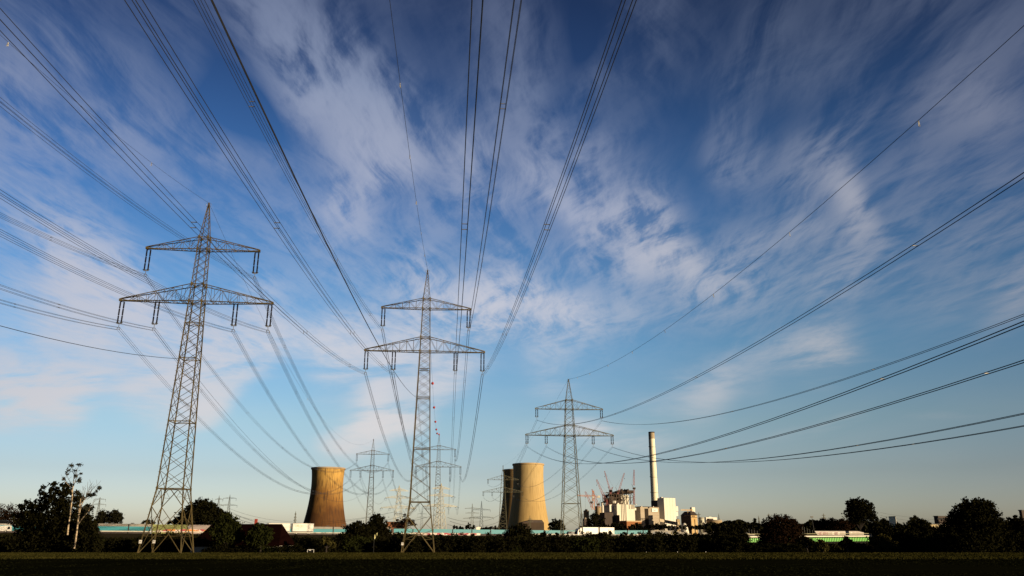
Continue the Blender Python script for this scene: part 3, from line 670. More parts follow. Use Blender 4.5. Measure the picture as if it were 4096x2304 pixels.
x1 = road_at_px(1110); t1, r1 = truck('white box truck partly hidden behind the roof of the house', rp(x1,-4), WHT, 7.6, 'white box trailer with faint yellow lettering behind the first white truck', 7.5, 1.0)
letters('LOGISI', Vector((-2.9,-1.262,2.75)), Vector((1,0,0)), Vector((0,0,1)), .55, .05, mat('faint_yellow_print', (.75,.62,.25), None, 1, .6), r1)
x2 = road_at_px(2357); t2, r2 = truck('white box truck with white cab just right of the right foreground pylon', rp(x2,-4), WHT, 7.8, 'white box trailer following the right hand white truck', 7.2, .9, 2.6, 2.9)
# car transporter at the left edge
xt = road_at_px(14); rz = math.atan(.5)
tr = empty('car_transporter', rp(xt,-4), 'car transporter with white cab and small dark window at the left edge of the motorway', 'truck', None, rz)
P = [(-1.5,.5),(-1.55,2.0),(1.35,2.15),(1.6,1.9),(1.75,.5)]
o = MB().prism([(a,-1.2,z) for a, z in P], (0,0,0), (0,2.4,0)).build('cab', WHT, tr)
MB().prism([(.55,-1.222,1.05),(1.3,-1.222,1.05),(1.25,-1.222,1.8),(.65,-1.222,1.8)], (0,0,0), (0,.02,0)).build('side_window', GLS, o)
mb = MB()
for y in (-1.2, 1.2): mb.box((-3, y, 2.32), (11.5,.12,.16)); mb.bar((-8,y,.6),(-8,y,2.3),.07); mb.bar((2.2,y,2.3),(3.4,y,2.9),.06); mb.bar((-4,y,.6),(-4,y,2.3),.07)
mb.box((-5,0,.75), (7,2.3,.2)); mb.build('loading_deck', WHT, tr)
for x in (.2, -5, -6.3):
    for y in (-1.05,1.05): wheel(x, y, .45, tr)
def car(label, loc, mt, rz_, g=None, sc=1.0, van=False):
    c = empty('parked_car' if not van else 'van', loc, label, 'car' if not van else 'van', g, rz_)
    P = [(-2.1,.35),(-2.15,.75),(-1.5,.9),(-.9,1.38),(.75,1.42),(1.6,.98),(2.15,.9),(2.2,.35)] if not van else [(-2.6,.35),(-2.65,1.0),(-1.9,1.2),(-1.3,2.0),(2.5,2.0),(2.6,.35)]
    MB().prism([(a,-.85,z) for a, z in P], (0,0,0), (0,1.7,0)).build('body', mt, c)
    G_ = [(-1.3,.93),(-.85,1.3),(.7,1.34),(1.35,.96)] if not van else [(-1.75,1.25),(-1.25,1.85),(-.3,1.85),(-.3,1.25)]
    for y in (-.87, .85): MB().prism([(a,y,z) for a, z in G_], (0,0,0), (0,.02,0)).build('side_window', GLS, c)
    MB().box((0,0,1.45 if not van else 2.03), (1.4,1.4,.03)).build('roof', mt, c)
    for x in (-1.35, 1.4):
        for y in (-.78, .78): wheel(x, y, .32, c, .2)
    return c
SIL = mat('silver_paint', (.6,.6,.6), (.5,.5,.5), 1, .25, .4); BLK = mat('black_paint', (.01,.01,.012), None, 1, .2)
car('black car riding on the upper deck of the car transporter', rp(xt,-4)+Vector((0,0,2.42))-E_*1.0, BLK, rz, 'cars by the transporter')
car('silver car rear end overhanging behind the black car on the transporter', rp(xt,-4)+Vector((0,0,2.2))+E_*4.3-E_*.9-Vector((0,0,.15)), SIL, rz, 'cars by the transporter')
car('bright yellow van cut off by the left edge of the photo', rp(xt,-4)-E_*4.6, mat('yellow_paint', (.85,.65,.02), (.8,.6,.02), 1, .3), rz, None, 1, True)
car('dark blue van on the motorway left of the right hand white truck', rp(road_at_px(2290),-5), BLU, rz, None, 1, True)
# lamps and posts along the road
def lamp(px, h, label, off=-29.6, g='lamp posts behind the motorway'):
    x = road_at_px(px, off); p = rp(x, off); l = empty('lamp_post', p, label, 'lamp post', g, math.atan(.5))
    MB().bar((0,0,0), (0,0,h), .09, 8, .06).build('pole', POST, l); MB().prism([(-.7,-.25,h),(.7,-.25,h),(.5,-.25,h+.25),(-.5,-.25,h+.25)], (0,0,0), (0,.5,0)).build('lamp_head', POST, l)
lamp(1369.6, 3.9, 'dark lamp post at the teal barrier right of the brown cooling tower'); lamp(1307, 3.4, 'thin lamp post in front of the foot of the brown cooling tower')
lamp(440, 3.6, 'thin dark post on the teal barrier left of the nearest pylon'); lamp(521, 3.6, 'thin dark post on the teal barrier directly left of the nearest pylon foot')
lamp(1972, 3.5, 'left one of two short dark posts by the teal barrier left of the round bush'); lamp(1988, 3.6, 'right one of two short dark posts by the teal barrier left of the round bush')
ORD = ('first','second','third','fourth','fifth','sixth','seventh')
for k, px in enumerate((2965,2977,2989,2999,3010,3021,3032)):
    x = road_at_px(px, -16); tag(MB().bar(rp(x,-16,0), rp(x,-16,4.2-.3*k), .07, 6).build('fence_post', FIT), '%s from the left of seven bare posts left of the reddish tree' % ORD[k], 'post', 'row of bare posts left of the reddish tree')
for k, px in enumerate((3214,3222,3233,3243,3254)):
    x = road_at_px(px, -16); tag(MB().bar(rp(x,-16,0), rp(x,-16,4.6-.5*k), .07, 6).build('fence_post', FIT), '%s from the left of five bare posts left of the floodlight mast' % ORD[k], 'post', 'row of bare posts right of the reddish tree')
for k, px in enumerate((2718,2731,2744,2781,2793,2806)):
    x = road_at_px(px, -14); tag(MB().bar(rp(x,-14,0), rp(x,-14,5.6-.6*k), .08, 6).build('fence_post', FIT), '%s from the left of six bare posts below the hopper building' % ORD[k], 'post', 'row of bare posts below the hopper building')
x = road_at_px(3262, -30); p = rp(x,-30); l = empty('floodlight_mast', p, 'tall thin floodlight mast right of the reddish tree', 'mast', None, 0)
MB().bar((0,0,0),(-.7,0,9.4),.16,8,.10).build('pole', POST, l)
MB().box((-.7,0,9.6),(1.5,.5,.7)).build('lamp_head', FIT, l)
# ------------------------------------------------------------------ small things at the field edge
def ground_at(px, Y): u = (px-2048)/F_PX; return Vector((u*(Y*CP-2*SP), Y, gz(Y)))
p = ground_at(1242, 134); s_ = empty('field_sign', p, 'small dark board in a white frame at the field edge below the brown cooling tower', 'sign')
MB().box((0,0,.3),(.95,.05,.5)).build('board', BLK, s_)
f = MB(); f.box((0,-.03,.58),(1.05,.06,.06)); f.box((-.5,-.03,.3),(.06,.06,.6)); f.box((.5,-.03,.3),(.06,.06,.6)); f.box((-.1,-.04,.48),(.3,.04,.12)); f.build('frame', WHT, s_)
p = ground_at(1494, 150); fl = empty('flag', p, 'small pale yellow flag on a pole in front of the dark conifer', 'flag')
MB().bar((0,0,0),(0,0,3.3),.03,6).build('pole', POST, fl)
mb = MB(); n_ = 8
for i in range(n_+1):
    for j in range(3):
        u = i/n_; mb.v.append((.05+.5*u, .10*math.sin(u*5+j*.4), 3.2-.45*(1-j/2)-.0*u+.35*u-.35*(1-u)*(1-j/2)))
mb.f = [(i*3+j, (i+1)*3+j, (i+1)*3+j+1, i*3+j+1) for i in range(n_) for j in range(2)]; mb.build('cloth', mat('pale_yellow_cloth', (.75,.68,.25), (.7,.7,.5), 2, .8), fl)
p = ground_at(1641, 172); br_ = empty('water_barrel', p, 'blue barrel between the legs of the middle pylon', 'barrel')
MB().lathe([(.3,0),(.42,.15),(.46,.5),(.42,.85),(.3,1.0)], (0,0,0), 20).build('barrel_body', mat('faded_blue_plastic', (.06,.08,.14), (.05,.06,.1), 2, .5), br_, True)
MB().lathe([(.31,1.0),(.31,1.05),(.1,1.06)], (0,0,0), 16).build('lid', BLU, br_)
for px, Y, h, lab in ((2710, 150, .35, 'tiny pale marker stake at the field edge below the big white block'), (2823, 150, .4, 'tiny pale marker stake at the field edge below the round tank'), (2585, 150, .3, 'tiny pale marker stake right of the right foreground pylon foot')):
    tag(MB().bar(ground_at(px,Y), ground_at(px,Y)+Vector((0,0,h)), .035, 6).build('marker_stake', WHT), lab, 'stake', 'marker stakes at the field edge')
for root_, c_ in ((D1,(-1,-1)),(D1,(-1,1)),(P2,(-1,-1))):      # number plates on the pylon legs
    w0_ = 2.95; pl_ = MB().box((c_[0]*w0_-.02, c_[1]*w0_-.14, 1.75), (.42,.04,.5)).build('number_plate', WHT, root_)
    MB().box((c_[0]*w0_-.02, c_[1]*w0_-.165, 1.8), (.24,.01,.05)).build('plate_marking', BLK, pl_)
# ------------------------------------------------------------------ house
RF = mat('dark_red_roof_tiles', (.010,.003,.0028), (.007,.0025,.0022), 2.5, .95, stretch=(1,1,3), spec=0); PL = mat('pale_render', (.7,.66,.6), (.62,.58,.52), .8, .85)
HY = 172; hs = pxm(2150, HY); hc = ground_at(993, HY); hz = at(980,2096,HY).z; ez = at(980,2181,HY).z
ho = empty('house', hc, 'low house with big dark red roof and brick chimney, half hidden by hedges', 'house', None, 0)
rx0, rx1 = (839-993)/hs, (1119-993)/hs; Z0 = hz-hc.z; ZE = ez-hc.z; D2 = 6.5; ex0 = (800-993)/hs; ex1 = (1149-993)/hs
mb = MB(); th = .18
A_ = [(ex0,-D2,ZE),(ex1,-D2,ZE),(rx1,0,Z0),(rx0,0,Z0)]; B_ = [(ex0,D2,ZE),(ex1,D2,ZE),(rx1,0,Z0),(rx0,0,Z0)]
mb.prism(A_, (0,0,0), (0,.05,-th)); mb.prism(B_, (0,0,0), (0,-.05,-th)); mb.add([(ex1,-D2,ZE),(ex1,D2,ZE),(rx1,0,Z0)], [(0,1,2)])
ro = mb.build('roof', RF, ho)
MB().box(((1013-993)/hs,.1,Z0+.15), (.5,.5,1.7)).build('chimney', mat('red_brick', (.42,.06,.04), (.3,.05,.035), 4, .85), ro)
MB().add([(ex0+.35,-D2+.5,ZE),(ex0+.35,D2-.5,ZE),(rx0+.1,0,Z0-.3)], [(0,1,2)]).build('gable_wall', mat('grey_slate_cladding', (.10,.11,.13), (.08,.09,.1), 2, .8), ho)
w_ = MB().box(((ex0+ex1)/2,0,ZE/2-.02), (ex1-ex0-.8, 2*D2-1.0, ZE)).build('wall', PL, ho)
for k in range(3): MB().box((1.2+k*2.0,-D2+.48,ZE-.55),(.9,.06,.7)).build('window', GLS, w_)
# ------------------------------------------------------------------ cooling towers
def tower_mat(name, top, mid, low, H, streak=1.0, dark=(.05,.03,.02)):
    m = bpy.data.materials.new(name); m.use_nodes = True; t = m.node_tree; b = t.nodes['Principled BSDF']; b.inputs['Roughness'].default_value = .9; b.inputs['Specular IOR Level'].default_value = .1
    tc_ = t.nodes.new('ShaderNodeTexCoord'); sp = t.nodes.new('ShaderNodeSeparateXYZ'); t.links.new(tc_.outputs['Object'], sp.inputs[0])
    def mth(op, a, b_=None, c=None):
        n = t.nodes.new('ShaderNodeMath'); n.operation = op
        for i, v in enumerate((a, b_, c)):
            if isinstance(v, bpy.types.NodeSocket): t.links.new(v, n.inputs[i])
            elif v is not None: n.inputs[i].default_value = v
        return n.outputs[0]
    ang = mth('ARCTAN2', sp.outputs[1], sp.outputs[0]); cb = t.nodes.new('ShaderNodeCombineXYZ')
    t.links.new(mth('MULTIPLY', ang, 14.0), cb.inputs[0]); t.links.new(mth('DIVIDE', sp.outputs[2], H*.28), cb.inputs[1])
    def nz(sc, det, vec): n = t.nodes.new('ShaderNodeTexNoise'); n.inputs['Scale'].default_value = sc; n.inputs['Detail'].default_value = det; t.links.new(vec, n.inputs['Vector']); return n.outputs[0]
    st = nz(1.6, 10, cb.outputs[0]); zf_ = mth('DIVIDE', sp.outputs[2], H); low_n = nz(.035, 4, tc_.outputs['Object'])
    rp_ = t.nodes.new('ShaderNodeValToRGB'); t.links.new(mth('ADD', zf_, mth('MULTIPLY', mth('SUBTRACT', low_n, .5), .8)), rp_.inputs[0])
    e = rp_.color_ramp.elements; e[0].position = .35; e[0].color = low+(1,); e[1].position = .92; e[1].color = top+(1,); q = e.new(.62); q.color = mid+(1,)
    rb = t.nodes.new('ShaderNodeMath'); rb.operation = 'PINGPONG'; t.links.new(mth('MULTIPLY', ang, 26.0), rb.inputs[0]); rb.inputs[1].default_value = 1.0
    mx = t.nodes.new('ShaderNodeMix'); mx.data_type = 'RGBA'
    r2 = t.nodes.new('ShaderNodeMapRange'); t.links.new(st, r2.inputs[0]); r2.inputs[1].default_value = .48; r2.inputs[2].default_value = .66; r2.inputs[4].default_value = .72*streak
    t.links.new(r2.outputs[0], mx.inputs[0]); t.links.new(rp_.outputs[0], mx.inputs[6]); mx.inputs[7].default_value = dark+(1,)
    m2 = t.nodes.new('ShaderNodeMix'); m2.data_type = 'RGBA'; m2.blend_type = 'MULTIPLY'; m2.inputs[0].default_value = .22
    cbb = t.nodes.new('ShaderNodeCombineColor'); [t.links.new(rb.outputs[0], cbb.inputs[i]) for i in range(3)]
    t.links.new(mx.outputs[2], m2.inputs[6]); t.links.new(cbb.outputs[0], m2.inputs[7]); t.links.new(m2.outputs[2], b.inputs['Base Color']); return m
def cooling_tower(cx, ytop, Y, prof_px, label, mt, rim):
    # prof_px: (photo row, radius in photo pixels)
    top = at(cx, ytop, Y); H = top.z+2; base_c = Vector((top.x, Y, -2)); prof = []
    for py, r in prof_px: prof.append((r/pxm(py, Y), at(cx, py, Y).z+2))
    # smooth the profile by a spline through the points
    prof.sort(key=lambda p: p[1]); zs = [p[1] for p in prof]; rs_ = [p[0] for p in prof]; fit = np.polyfit(zs, rs_, 4)
    P = [(float(np.polyval(fit, z)), z) for z in np.linspace(zs[0], zs[-1], 40)]
    t = empty('cooling_tower', base_c, label, 'cooling tower', 'cooling towers of the power station')
    r0 = P[0][0]; mb = MB(); mb.lathe(P+[(P[-1][0]-1.2, P[-1][1]), (P[-2][0]-1.2, P[-2][1]-6)], (0,0,0), 96, False); mb.build('shell', mt, t, True)
    rm = MB(); zt = P[-1][1]; rt = P[-1][0]; rm.lathe([(rt-.1,zt-2.2),(rt+.9,zt-2.0),(rt+.9,zt+.3),(rt-1.4,zt+.3),(rt-1.4,zt-2)], (0,0,0), 96, False); rm.build('rim', rim, t)
    for k in range(28):
        a0 = 2*math.pi*k/28; a1 = a0+math.pi/28*(1 if k % 2 else -1); z0 = P[0][1]
        MB().bar((math.cos(a0)*(r0+3),math.sin(a0)*(r0+3),0), (math.cos(a1)*r0,math.sin(a1)*r0,z0), .6, 6).build('column', CONC, t)
    return t
def extend(pts):  return pts
M1 = tower_mat('streaked_brown_concrete', (.46,.285,.085), (.24,.125,.036), (.10,.046,.017), 112, 1.25)  # rust streaks over a brown that darkens towards the foot
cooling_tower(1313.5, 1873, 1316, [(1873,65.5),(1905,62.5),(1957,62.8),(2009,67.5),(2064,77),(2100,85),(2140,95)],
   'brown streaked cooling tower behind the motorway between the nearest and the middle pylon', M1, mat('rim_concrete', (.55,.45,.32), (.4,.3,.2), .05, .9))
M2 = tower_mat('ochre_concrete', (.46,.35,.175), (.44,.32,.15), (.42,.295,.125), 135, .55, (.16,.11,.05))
cooling_tower(2113, 1857, 1330, [(1857,61.5),(1895,60.5),(1930,60.7),(1971,63),(2033,71),(2100,82),(2140,91)],
   'large ochre cooling tower in front of its darker twin, left of the right pylon', M2, mat('rim_ochre', (.6,.44,.24), (.5,.36,.2), .05, .9))
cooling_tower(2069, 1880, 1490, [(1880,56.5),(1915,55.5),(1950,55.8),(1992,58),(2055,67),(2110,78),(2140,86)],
   'shaded cooling tower standing behind and left of the large ochre one', tower_mat('shadowed_ochre_concrete', (.26,.18,.085), (.24,.16,.07), (.22,.14,.06), 130, .4, (.1,.07,.03)), MATS['rim_ochre'])  # rear tower's darker ochre holds the front tower's shadow in its colour
# ------------------------------------------------------------------ power station
AL = R(27)
CREAM = mat('cream_cladding', (.84,.80,.68), (.76,.72,.60), .06, .7, stretch=(1,1,.3)); CREAM2 = mat('tan_cladding', (.50,.43,.33), (.45,.38,.28), .08, .75, stretch=(.2,.2,2))
WCL = mat('white_cladding', (.86,.83,.74), (.80,.76,.66), .04, .6); DKB = mat('dark_brown_cladding', (.07,.05,.04), (.05,.035,.03), .2, .8)
BRK = mat('orange_brick', (.38,.16,.06), (.32,.13,.045), .6, .85); STRP = mat('dark_window_band', (.035,.028,.022), (.05,.04,.03), .4, .8, spec=.02)
TANK = mat('tan_tank_concrete', (.46,.36,.22), (.38,.29,.17), .1, .85); RUST = mat('rusty_yellow_cladding', (.6,.38,.14), (.7,.52,.28), .12, .8)
def face(pxc, px1, Y, lit=True):        # length along the lit (or dark) face so that it ends at column px1
    c = at(pxc, 2110, Y); u = (px1-2048)/F_PX
    d = Vector((math.cos(AL), math.sin(AL))) if lit else Vector((-math.sin(AL), math.cos(AL)))
    return (u*(c.y*CP)-c.x)/(d.x-u*CP*d.y)
def pbox(name, pxc, pxl, pxr, ytop, Y, mt, label=None, cat='building', group=None, ybot=None, parent=None, base=-2.0, part='wall'):
    c = at(pxc, ytop, Y); zb = base if ybot is None else at(pxc, ybot, Y).z
    Wd = face(pxc, pxr, Y); Dp = face(pxc, pxl, Y, False) if pxl < pxc else 20
    ex = Vector((math.cos(AL), math.sin(AL), 0)); ey = Vector((-math.sin(AL), math.cos(AL), 0))
    r = parent
    if parent is None:
        r = empty(name, (c.x, c.y, zb), label, cat, group, AL)
        f = dict(c=Vector((0,0,0)), W=Wd, D=Dp, H=c.z-zb, px=(pxc, Y), root=r, rot=0, zb=zb)
        MB().box((Wd/2, Dp/2, (c.z-zb)/2), (Wd, Dp, c.z-zb)).build(part, mt, r); return f
    # a further volume of the same building, given in the parent's own frame
    rr = r['root']; o = Vector((c.x, c.y, zb))-Vector(rr.location); lx, ly = o.dot(ex), o.dot(ey)
    ob = MB().box((lx+Wd/2, ly+Dp/2, o.z+(c.z-zb)/2), (Wd, Dp, c.z-zb)).build(part, mt, rr)
    return dict(c=Vector((lx,ly,o.z)), W=Wd, D=Dp, H=c.z-zb, px=(pxc, Y), root=rr, zb=zb)
def fface(f, name, px0, px1, y0, y1, mt, th=.5, out=.25):     # something on the lit face
    pc, Y = f['px']; a = face(pc, px0, Y); b = face(pc, px1, Y); yy = Y+a*math.sin(AL)
    z0 = at(px0, y1, yy).z-f['zb']; z1 = at(px0, y0, yy).z-f['zb']
    return MB().box((f['c'].x+(a+b)/2, f['c'].y-out+th/2-.01, f['c'].z+(z0+z1)/2), (b-a, th, z1-z0)).build(name, mt, f['root'])
PG = 'power station buildings'
# boiler house
f = pbox('boiler_house', 2467, 2416, 2541, 2017, 1400, CREAM, 'cream boiler house with dark vertical stripes below the construction cranes', group=PG)
for a in (2487,2493.5,2500,2505): fface(f, 'window_band', a-.9, a+.9, 2018, 2087, STRP)
for a in (2519,2527,2533,2538): fface(f, 'window_band', a-1.0, a+1.0, 2018, 2036, STRP)
pbox('x', 2438, 2437, 2450, 2018, 1404, WCL, parent=f, ybot=2047, part='side_bay')
pbox('x', 2478, 2450, 2479, 2060, 1385, DKB, parent=f, part='annex'); pbox('x', 2418, 2400, 2455, 2050, 1385, DKB, parent=f, part='annex')
for k, (a, b, y0) in enumerate(((2470,2478,2012),(2512,2516,2013),(2543,2549,2017))): pbox('x', a, a-2, b, y0, 1415, CREAM, parent=f, ybot=2019, part='roof_plant')
f = pbox('stair_tower', 2408, 2405, 2416, 2010, 1540, WCL, 'narrow white stair tower left of the cream boiler house', 'tower', PG)
pbox('x', 2407, 2404, 2417, 2008, 1538, DKB, parent=f, ybot=2011, part='roof'); fface(f, 'window_band', 2411, 2412, 2022, 2058, STRP)
# turbine block with the sign
f = pbox('turbine_hall', 2561, 2520, 2639, 2028, 1450, CREAM2, 'tan block with one dark window strip and a white sign, beside the chimney foot', group=PG)
fface(f, 'window_band', 2580, 2595, 2034, 2108, STRP)
for y in (2048,2060,2072,2084,2096): fface(f, 'cladding_seam', 2597, 2638, y, y+.5, mat('seam_joint_brown', (.3,.22,.14)), .3, .12)  # cladding joints as thin strips of a darker brown
MB().box((f['W']*.5,f['D']*.5,f['H']+.6), (f['W']*.98,f['D']*.96,1.2)).build('roof', DKB, f['root'])
for k, (a, y) in enumerate(((2566,2024),(2613,2025),(2535,2027))): pbox('x', a, a-2, a+5, y, 1452, WCL, parent=f, ybot=2029, part='roof_plant')
sg_ = fface(f, 'sign_board', 2608.5, 2631, 2034, 2047, WHT, 1.2, 1.2)
pc, Yt = f['px']; a0 = face(pc, 2612, Yt); yy = Yt+a0*math.sin(AL); zl = at(2612, 2043.6, yy).z-f['zb']; hl = (at(2612,2037.6,yy).z-at(2612,2043.6,yy).z)
wl = face(pc, 2628, Yt)-a0; mb = MB(); s6 = hl/6; x = a0
for ch in 'RWE':
    for a, b, c, d in GLY[ch]: mb.bar((x+a*s6*1.05, -1.25, zl+b*s6), (x+c*s6*1.05, -1.25, zl+d*s6), .24)
    x += wl*.37
mb.build('lettering', mat('sign_letter_blue', (.02,.04,.12), None, 1, .5), f['root'])
pbox('x', 2535, 2534, 2547, 2031, 1448, CREAM, parent=f, ybot=2041, part='side_bay')
# low brick hall
f = pbox('brick_hall', 2507, 2447, 2568, 2087, 1380, BRK, 'low orange brick hall in front of the cream boiler house and tan block', group=PG)
MB().box((f['W']/2,f['D']/2,f['H']+.9), (f['W']+1,f['D']+1,1.8)).build('roof_edge', mat('pale_roof_edge', (.62,.46,.28), (.55,.4,.24), .3, .8), f['root'])
fface(f, 'window_band', 2525, 2526, 2096, 2106, STRP)
# big white block
f = pbox('filter_block', 2655, 2631, 2704, 1991, 1480, WCL, 'tall plain white block, brightest and highest building right of the chimney', group=PG)
pbox('x', 2632, 2606, 2650, 2001, 1540, DKB, parent=f, part='annex')
pbox('x', 2646, 2641, 2654, 1988, 1500, WCL, parent=f, ybot=1993, part='roof_plant')
for a, b, y0, y1 in ((2703,2715,2025,2045),(2703,2715,2047,2064)): pbox('x', a, a-1, b, y0, 1500, WCL, parent=f, ybot=y1, part='side_bay')
for k in range(9): MB().bar((f['W']*(.08+.11*k),.4,f['H']), (f['W']*(.08+.11*k),.4,f['H']+1.2), .25, 4).build('railing_post', POST, f['root'])
for k in (1,2,3): MB().box((f['W']*k/4,-.06,f['H']/2), (.3,.14,f['H'])).build('cladding_seam', CREAM, f['root'])
# conveyor gallery
a = at(2639,2086,1420); b = at(2716,2103,1440); g_ = empty('conveyor_gallery', (a.x,a.y,-2), 'pale sloping conveyor gallery running down right from the tan block', 'conveyor', PG)
d = b-a; o_ = Vector((a.x,a.y,-2)); hv = Vector((0,0,4.6)); pr = Vector((1,-3,0))
MB().prism([a-o_,b-o_,b-o_+hv*1.2,a-o_+hv], (0,0,0), (0,5,0)).build('gallery', mat('pale_gallery_cladding', (.68,.58,.42), (.55,.45,.3), .3, .7), g_)
for t in (.3,.6,.9): q = a.lerp(b,t)-o_; MB().bar((q.x,2,q.z), (q.x,2,0), .5, 4).build('support', DKB, g_)
# hopper building
HB = 1400
def P_(px, py, Y=HB): return at(px, py, Y)
c = P_(2727,2110); f = pbox('hopper_building', 2764, 2727, 2792, 2061, HB, RUST, 'old rusty hopper building with dark sloping roof and small white tower on top', group=PG)
W_, D_, H_ = f['W'], f['D'], f['H']; rh = at(2764,2045,HB).z-at(2764,2061,HB).z
v = [(-1,-1,H_),(W_+1,-1,H_),(W_+1,D_+1,H_),(-1,D_+1,H_),(W_*.25,D_*.2,H_+rh),(W_*.8,D_*.2,H_+rh),(W_*.8,D_*.8,H_+rh),(W_*.25,D_*.8,H_+rh)]
MB().add(v, [(0,1,5,4),(1,2,6,5),(2,3,7,6),(3,0,4,7),(4,5,6,7),(3,2,1,0)]).build('roof', DKB, f['root'])
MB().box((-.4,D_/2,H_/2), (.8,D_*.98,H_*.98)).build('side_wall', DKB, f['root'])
fface(f, 'window_band', 2771, 2774, 2063, 2067, STRP); fface(f, 'window_band', 2777, 2781, 2063, 2067, STRP); fface(f, 'ledge', 2764, 2792, 2068, 2069.5, DKB, 1, .8)
MB().box((W_*.55,-.3,H_*.45), (.8,.6,H_*.8)).build('downpipe', DKB, f['root'])
pbox('x', 2767, 2763, 2783, 2029, HB+15, WCL, parent=f, ybot=2047, part='head_tower')
q = f['root']; mb = MB()
for k in range(8): mb.bar((-14+k*3.2,8,H_+rh+1.5), (-14+(k+1)*3.2,8,H_+rh+(3.2 if k%2 else 1.5)), .3)
mb.bar((-15,8,H_+rh+3),(12,8,H_+rh+3),.4); mb.bar((-15,8,H_+rh+1.4),(12,8,H_+rh+1.4),.4); mb.bar((0,8,H_),(0,8,H_+rh+3),.4); mb.build('roof_conveyor', RUST, q)
def cyl(name, px0, px1, ytop, Y, mt, label, cat='silo', dome=0, base=-2.0, extra=None, grp='silos and tanks of the power station'):
    c = at((px0+px1)/2, ytop, Y); r = (px1-px0)/2/pxm(2100, Y); H = c.z-base
    o = empty(name, (c.x,c.y,base), label, cat, grp); MB().lathe([(r,0),(r,H)], (0,0,0), 48).build('shell', mt, o, False)
    rim_ = MB().lathe([(r+.05,H-1),(r+.5,H-1),(r+.5,H+.1),(r+.05,H+.1)], (0,0,0), 48, False); rim_.build('rim', CONC, o)
    if dome: MB().lathe([(r*math.cos(t*math.pi/12), H+dome*math.sin(t*math.pi/12)) for t in range(6)]+[(.1,H+dome)], (0,0,0), 40, False).build('dome', mt, o, True)
    for k in range(12):
        pass
    return o, r, H
o, r_, H_ = cyl('silo', 2334, 2356, 2044, 1480, TANK, 'tan silo at the left end of the power station with lattice stair tower', dome=1.5)
MB().lathe([(2.2,H_),(2.2,H_+3)], (0,0,0), 16).build('roof_plant', DKB, o)
mb = MB()
for k in range(14):
    z = k*(H_*.9)/14; zn = (k+1)*(H_*.9)/14; x0_, x1_ = -r_-5.5, -r_-1.2
    mb.bar((x0_,-2,z),(x1_,-2,zn),.2); mb.bar((x1_,-2,z),(x0_,-2,zn),.2); mb.bar((x0_,-2,zn),(x1_,-2,zn),.25)
for x_ in (-r_-5.5,-r_-1.2):
    for y_ in (-2,2): mb.bar((x_,y_,0),(x_,y_,H_*.92),.28)
mb.build('stair_tower', FIT, o)
cyl('silo', 2380, 2405, 2026, 1530, TANK, 'tan silo behind the dark tree, just left of the white stair tower', dome=1.0)
cyl('silo', 2793, 2816, 2072, 1500, mat('pale_green_silo', (.62,.62,.5), (.55,.55,.44), .1, .6), 'pale round silo between the rusty hopper building and the wide tank', dome=1.5)
f = pbox('annex_building', 2813, 2811, 2827, 2092, 1470, WCL, 'small white annex right beside the pale round silo', group=PG); pbox('x', 2816, 2814, 2822, 2089, 1475, CREAM, parent=f, ybot=2093, part='roof_plant')
cyl('storage_tank', 2826, 2887, 2080, 1450, TANK, 'wide round tan concrete tank at the right end of the power station', 'tank')
f = pbox('tank_house', 2824, 2821, 2871, 2069, 1520, WCL, 'long white building standing behind the wide round tank', group=PG); pbox('x', 2835, 2833, 2850, 2067, 1525, CREAM, parent=f, ybot=2070, part='roof_plant'); pbox('x', 2836, 2830, 2857, 2074, 1476, DKB, parent=f, ybot=2084, part='roof_shed')
# curved white dome shell
c = at(2738,2112,1380); dm = empty('coal_dome', (c.x,c.y,-2), 'white curved roof shell low in front of the hopper building', 'building', PG); r_ = 17/pxm(2100,1380)*1.0; zt = at(2738,2092,1380).z+2
MB().lathe([(r_*math.cos(t*math.pi/20), zt*(.35+.65*math.sin(t*math.pi/20))) for t in range(10)]+[(.1,zt)], (0,0,0), 40, False).build('shell', WCL, dm, True); MB().lathe([(r_*1.01,0),(r_*1.01,zt*.36)], (0,0,0), 40, False).build('wall', DKB, dm)
f = pbox('plant_shed', 2708, 2706, 2722, 2077, 1460, TANK, 'low tan shed between the tall white block and the hopper building', group=PG); pbox('x', 2710, 2709, 2718, 2075, 1465, DKB, parent=f, ybot=2078, part='roof_plant')
f = pbox('site_shed', 2337, 2334, 2362, 2074, 1400, DKB, 'dark shed at the foot of the left tan silo', group=PG); pbox('x', 2340, 2338, 2352, 2071, 1402, CREAM2, parent=f, ybot=2075, part='roof_plant')
# unfinished steelwork
c = at(2480,2016,1430); so_ = empty('steelwork', (c.x,c.y,c.z), 'unfinished dark steel boiler frame with cream panels on top of the boiler house', 'steel frame', PG, AL*.5)
k_ = pxm(2000,1430); X_ = lambda px: (px-2480)/k_/math.cos(AL*.5); Zp = lambda py: at(2480,py,1430).z-c.z
DS = mat('dark_primer_steel', (.05,.035,.028), (.09,.06,.04), .3, .8); LS = mat('sunlit_primer_steel', (.45,.40,.3), (.3,.25,.18), .4, .7); rr = random.Random(4)
mb = MB(); D0 = 34
lv = [2014,2002,1990,1978,1968]
for px in (2438,2446,2456,2466,2476,2485,2492,2508,2524,2538):
    top = 1974 if px < 2486 else 1966
    for y_ in (0,D0/2,D0): mb.bar((X_(px),y_,-1), (X_(px),y_,Zp(top)), .75 if px < 2495 else .55)
for y0 in lv:
    for y_ in (0,D0/2,D0): mb.bar((X_(2438),y_,Zp(y0)), (X_(2492 if y0 > 1975 else 2538),y_,Zp(y0)), .6)
mb.bar((X_(2490),0,Zp(1990)), (X_(2538),0,Zp(1990)), .55)
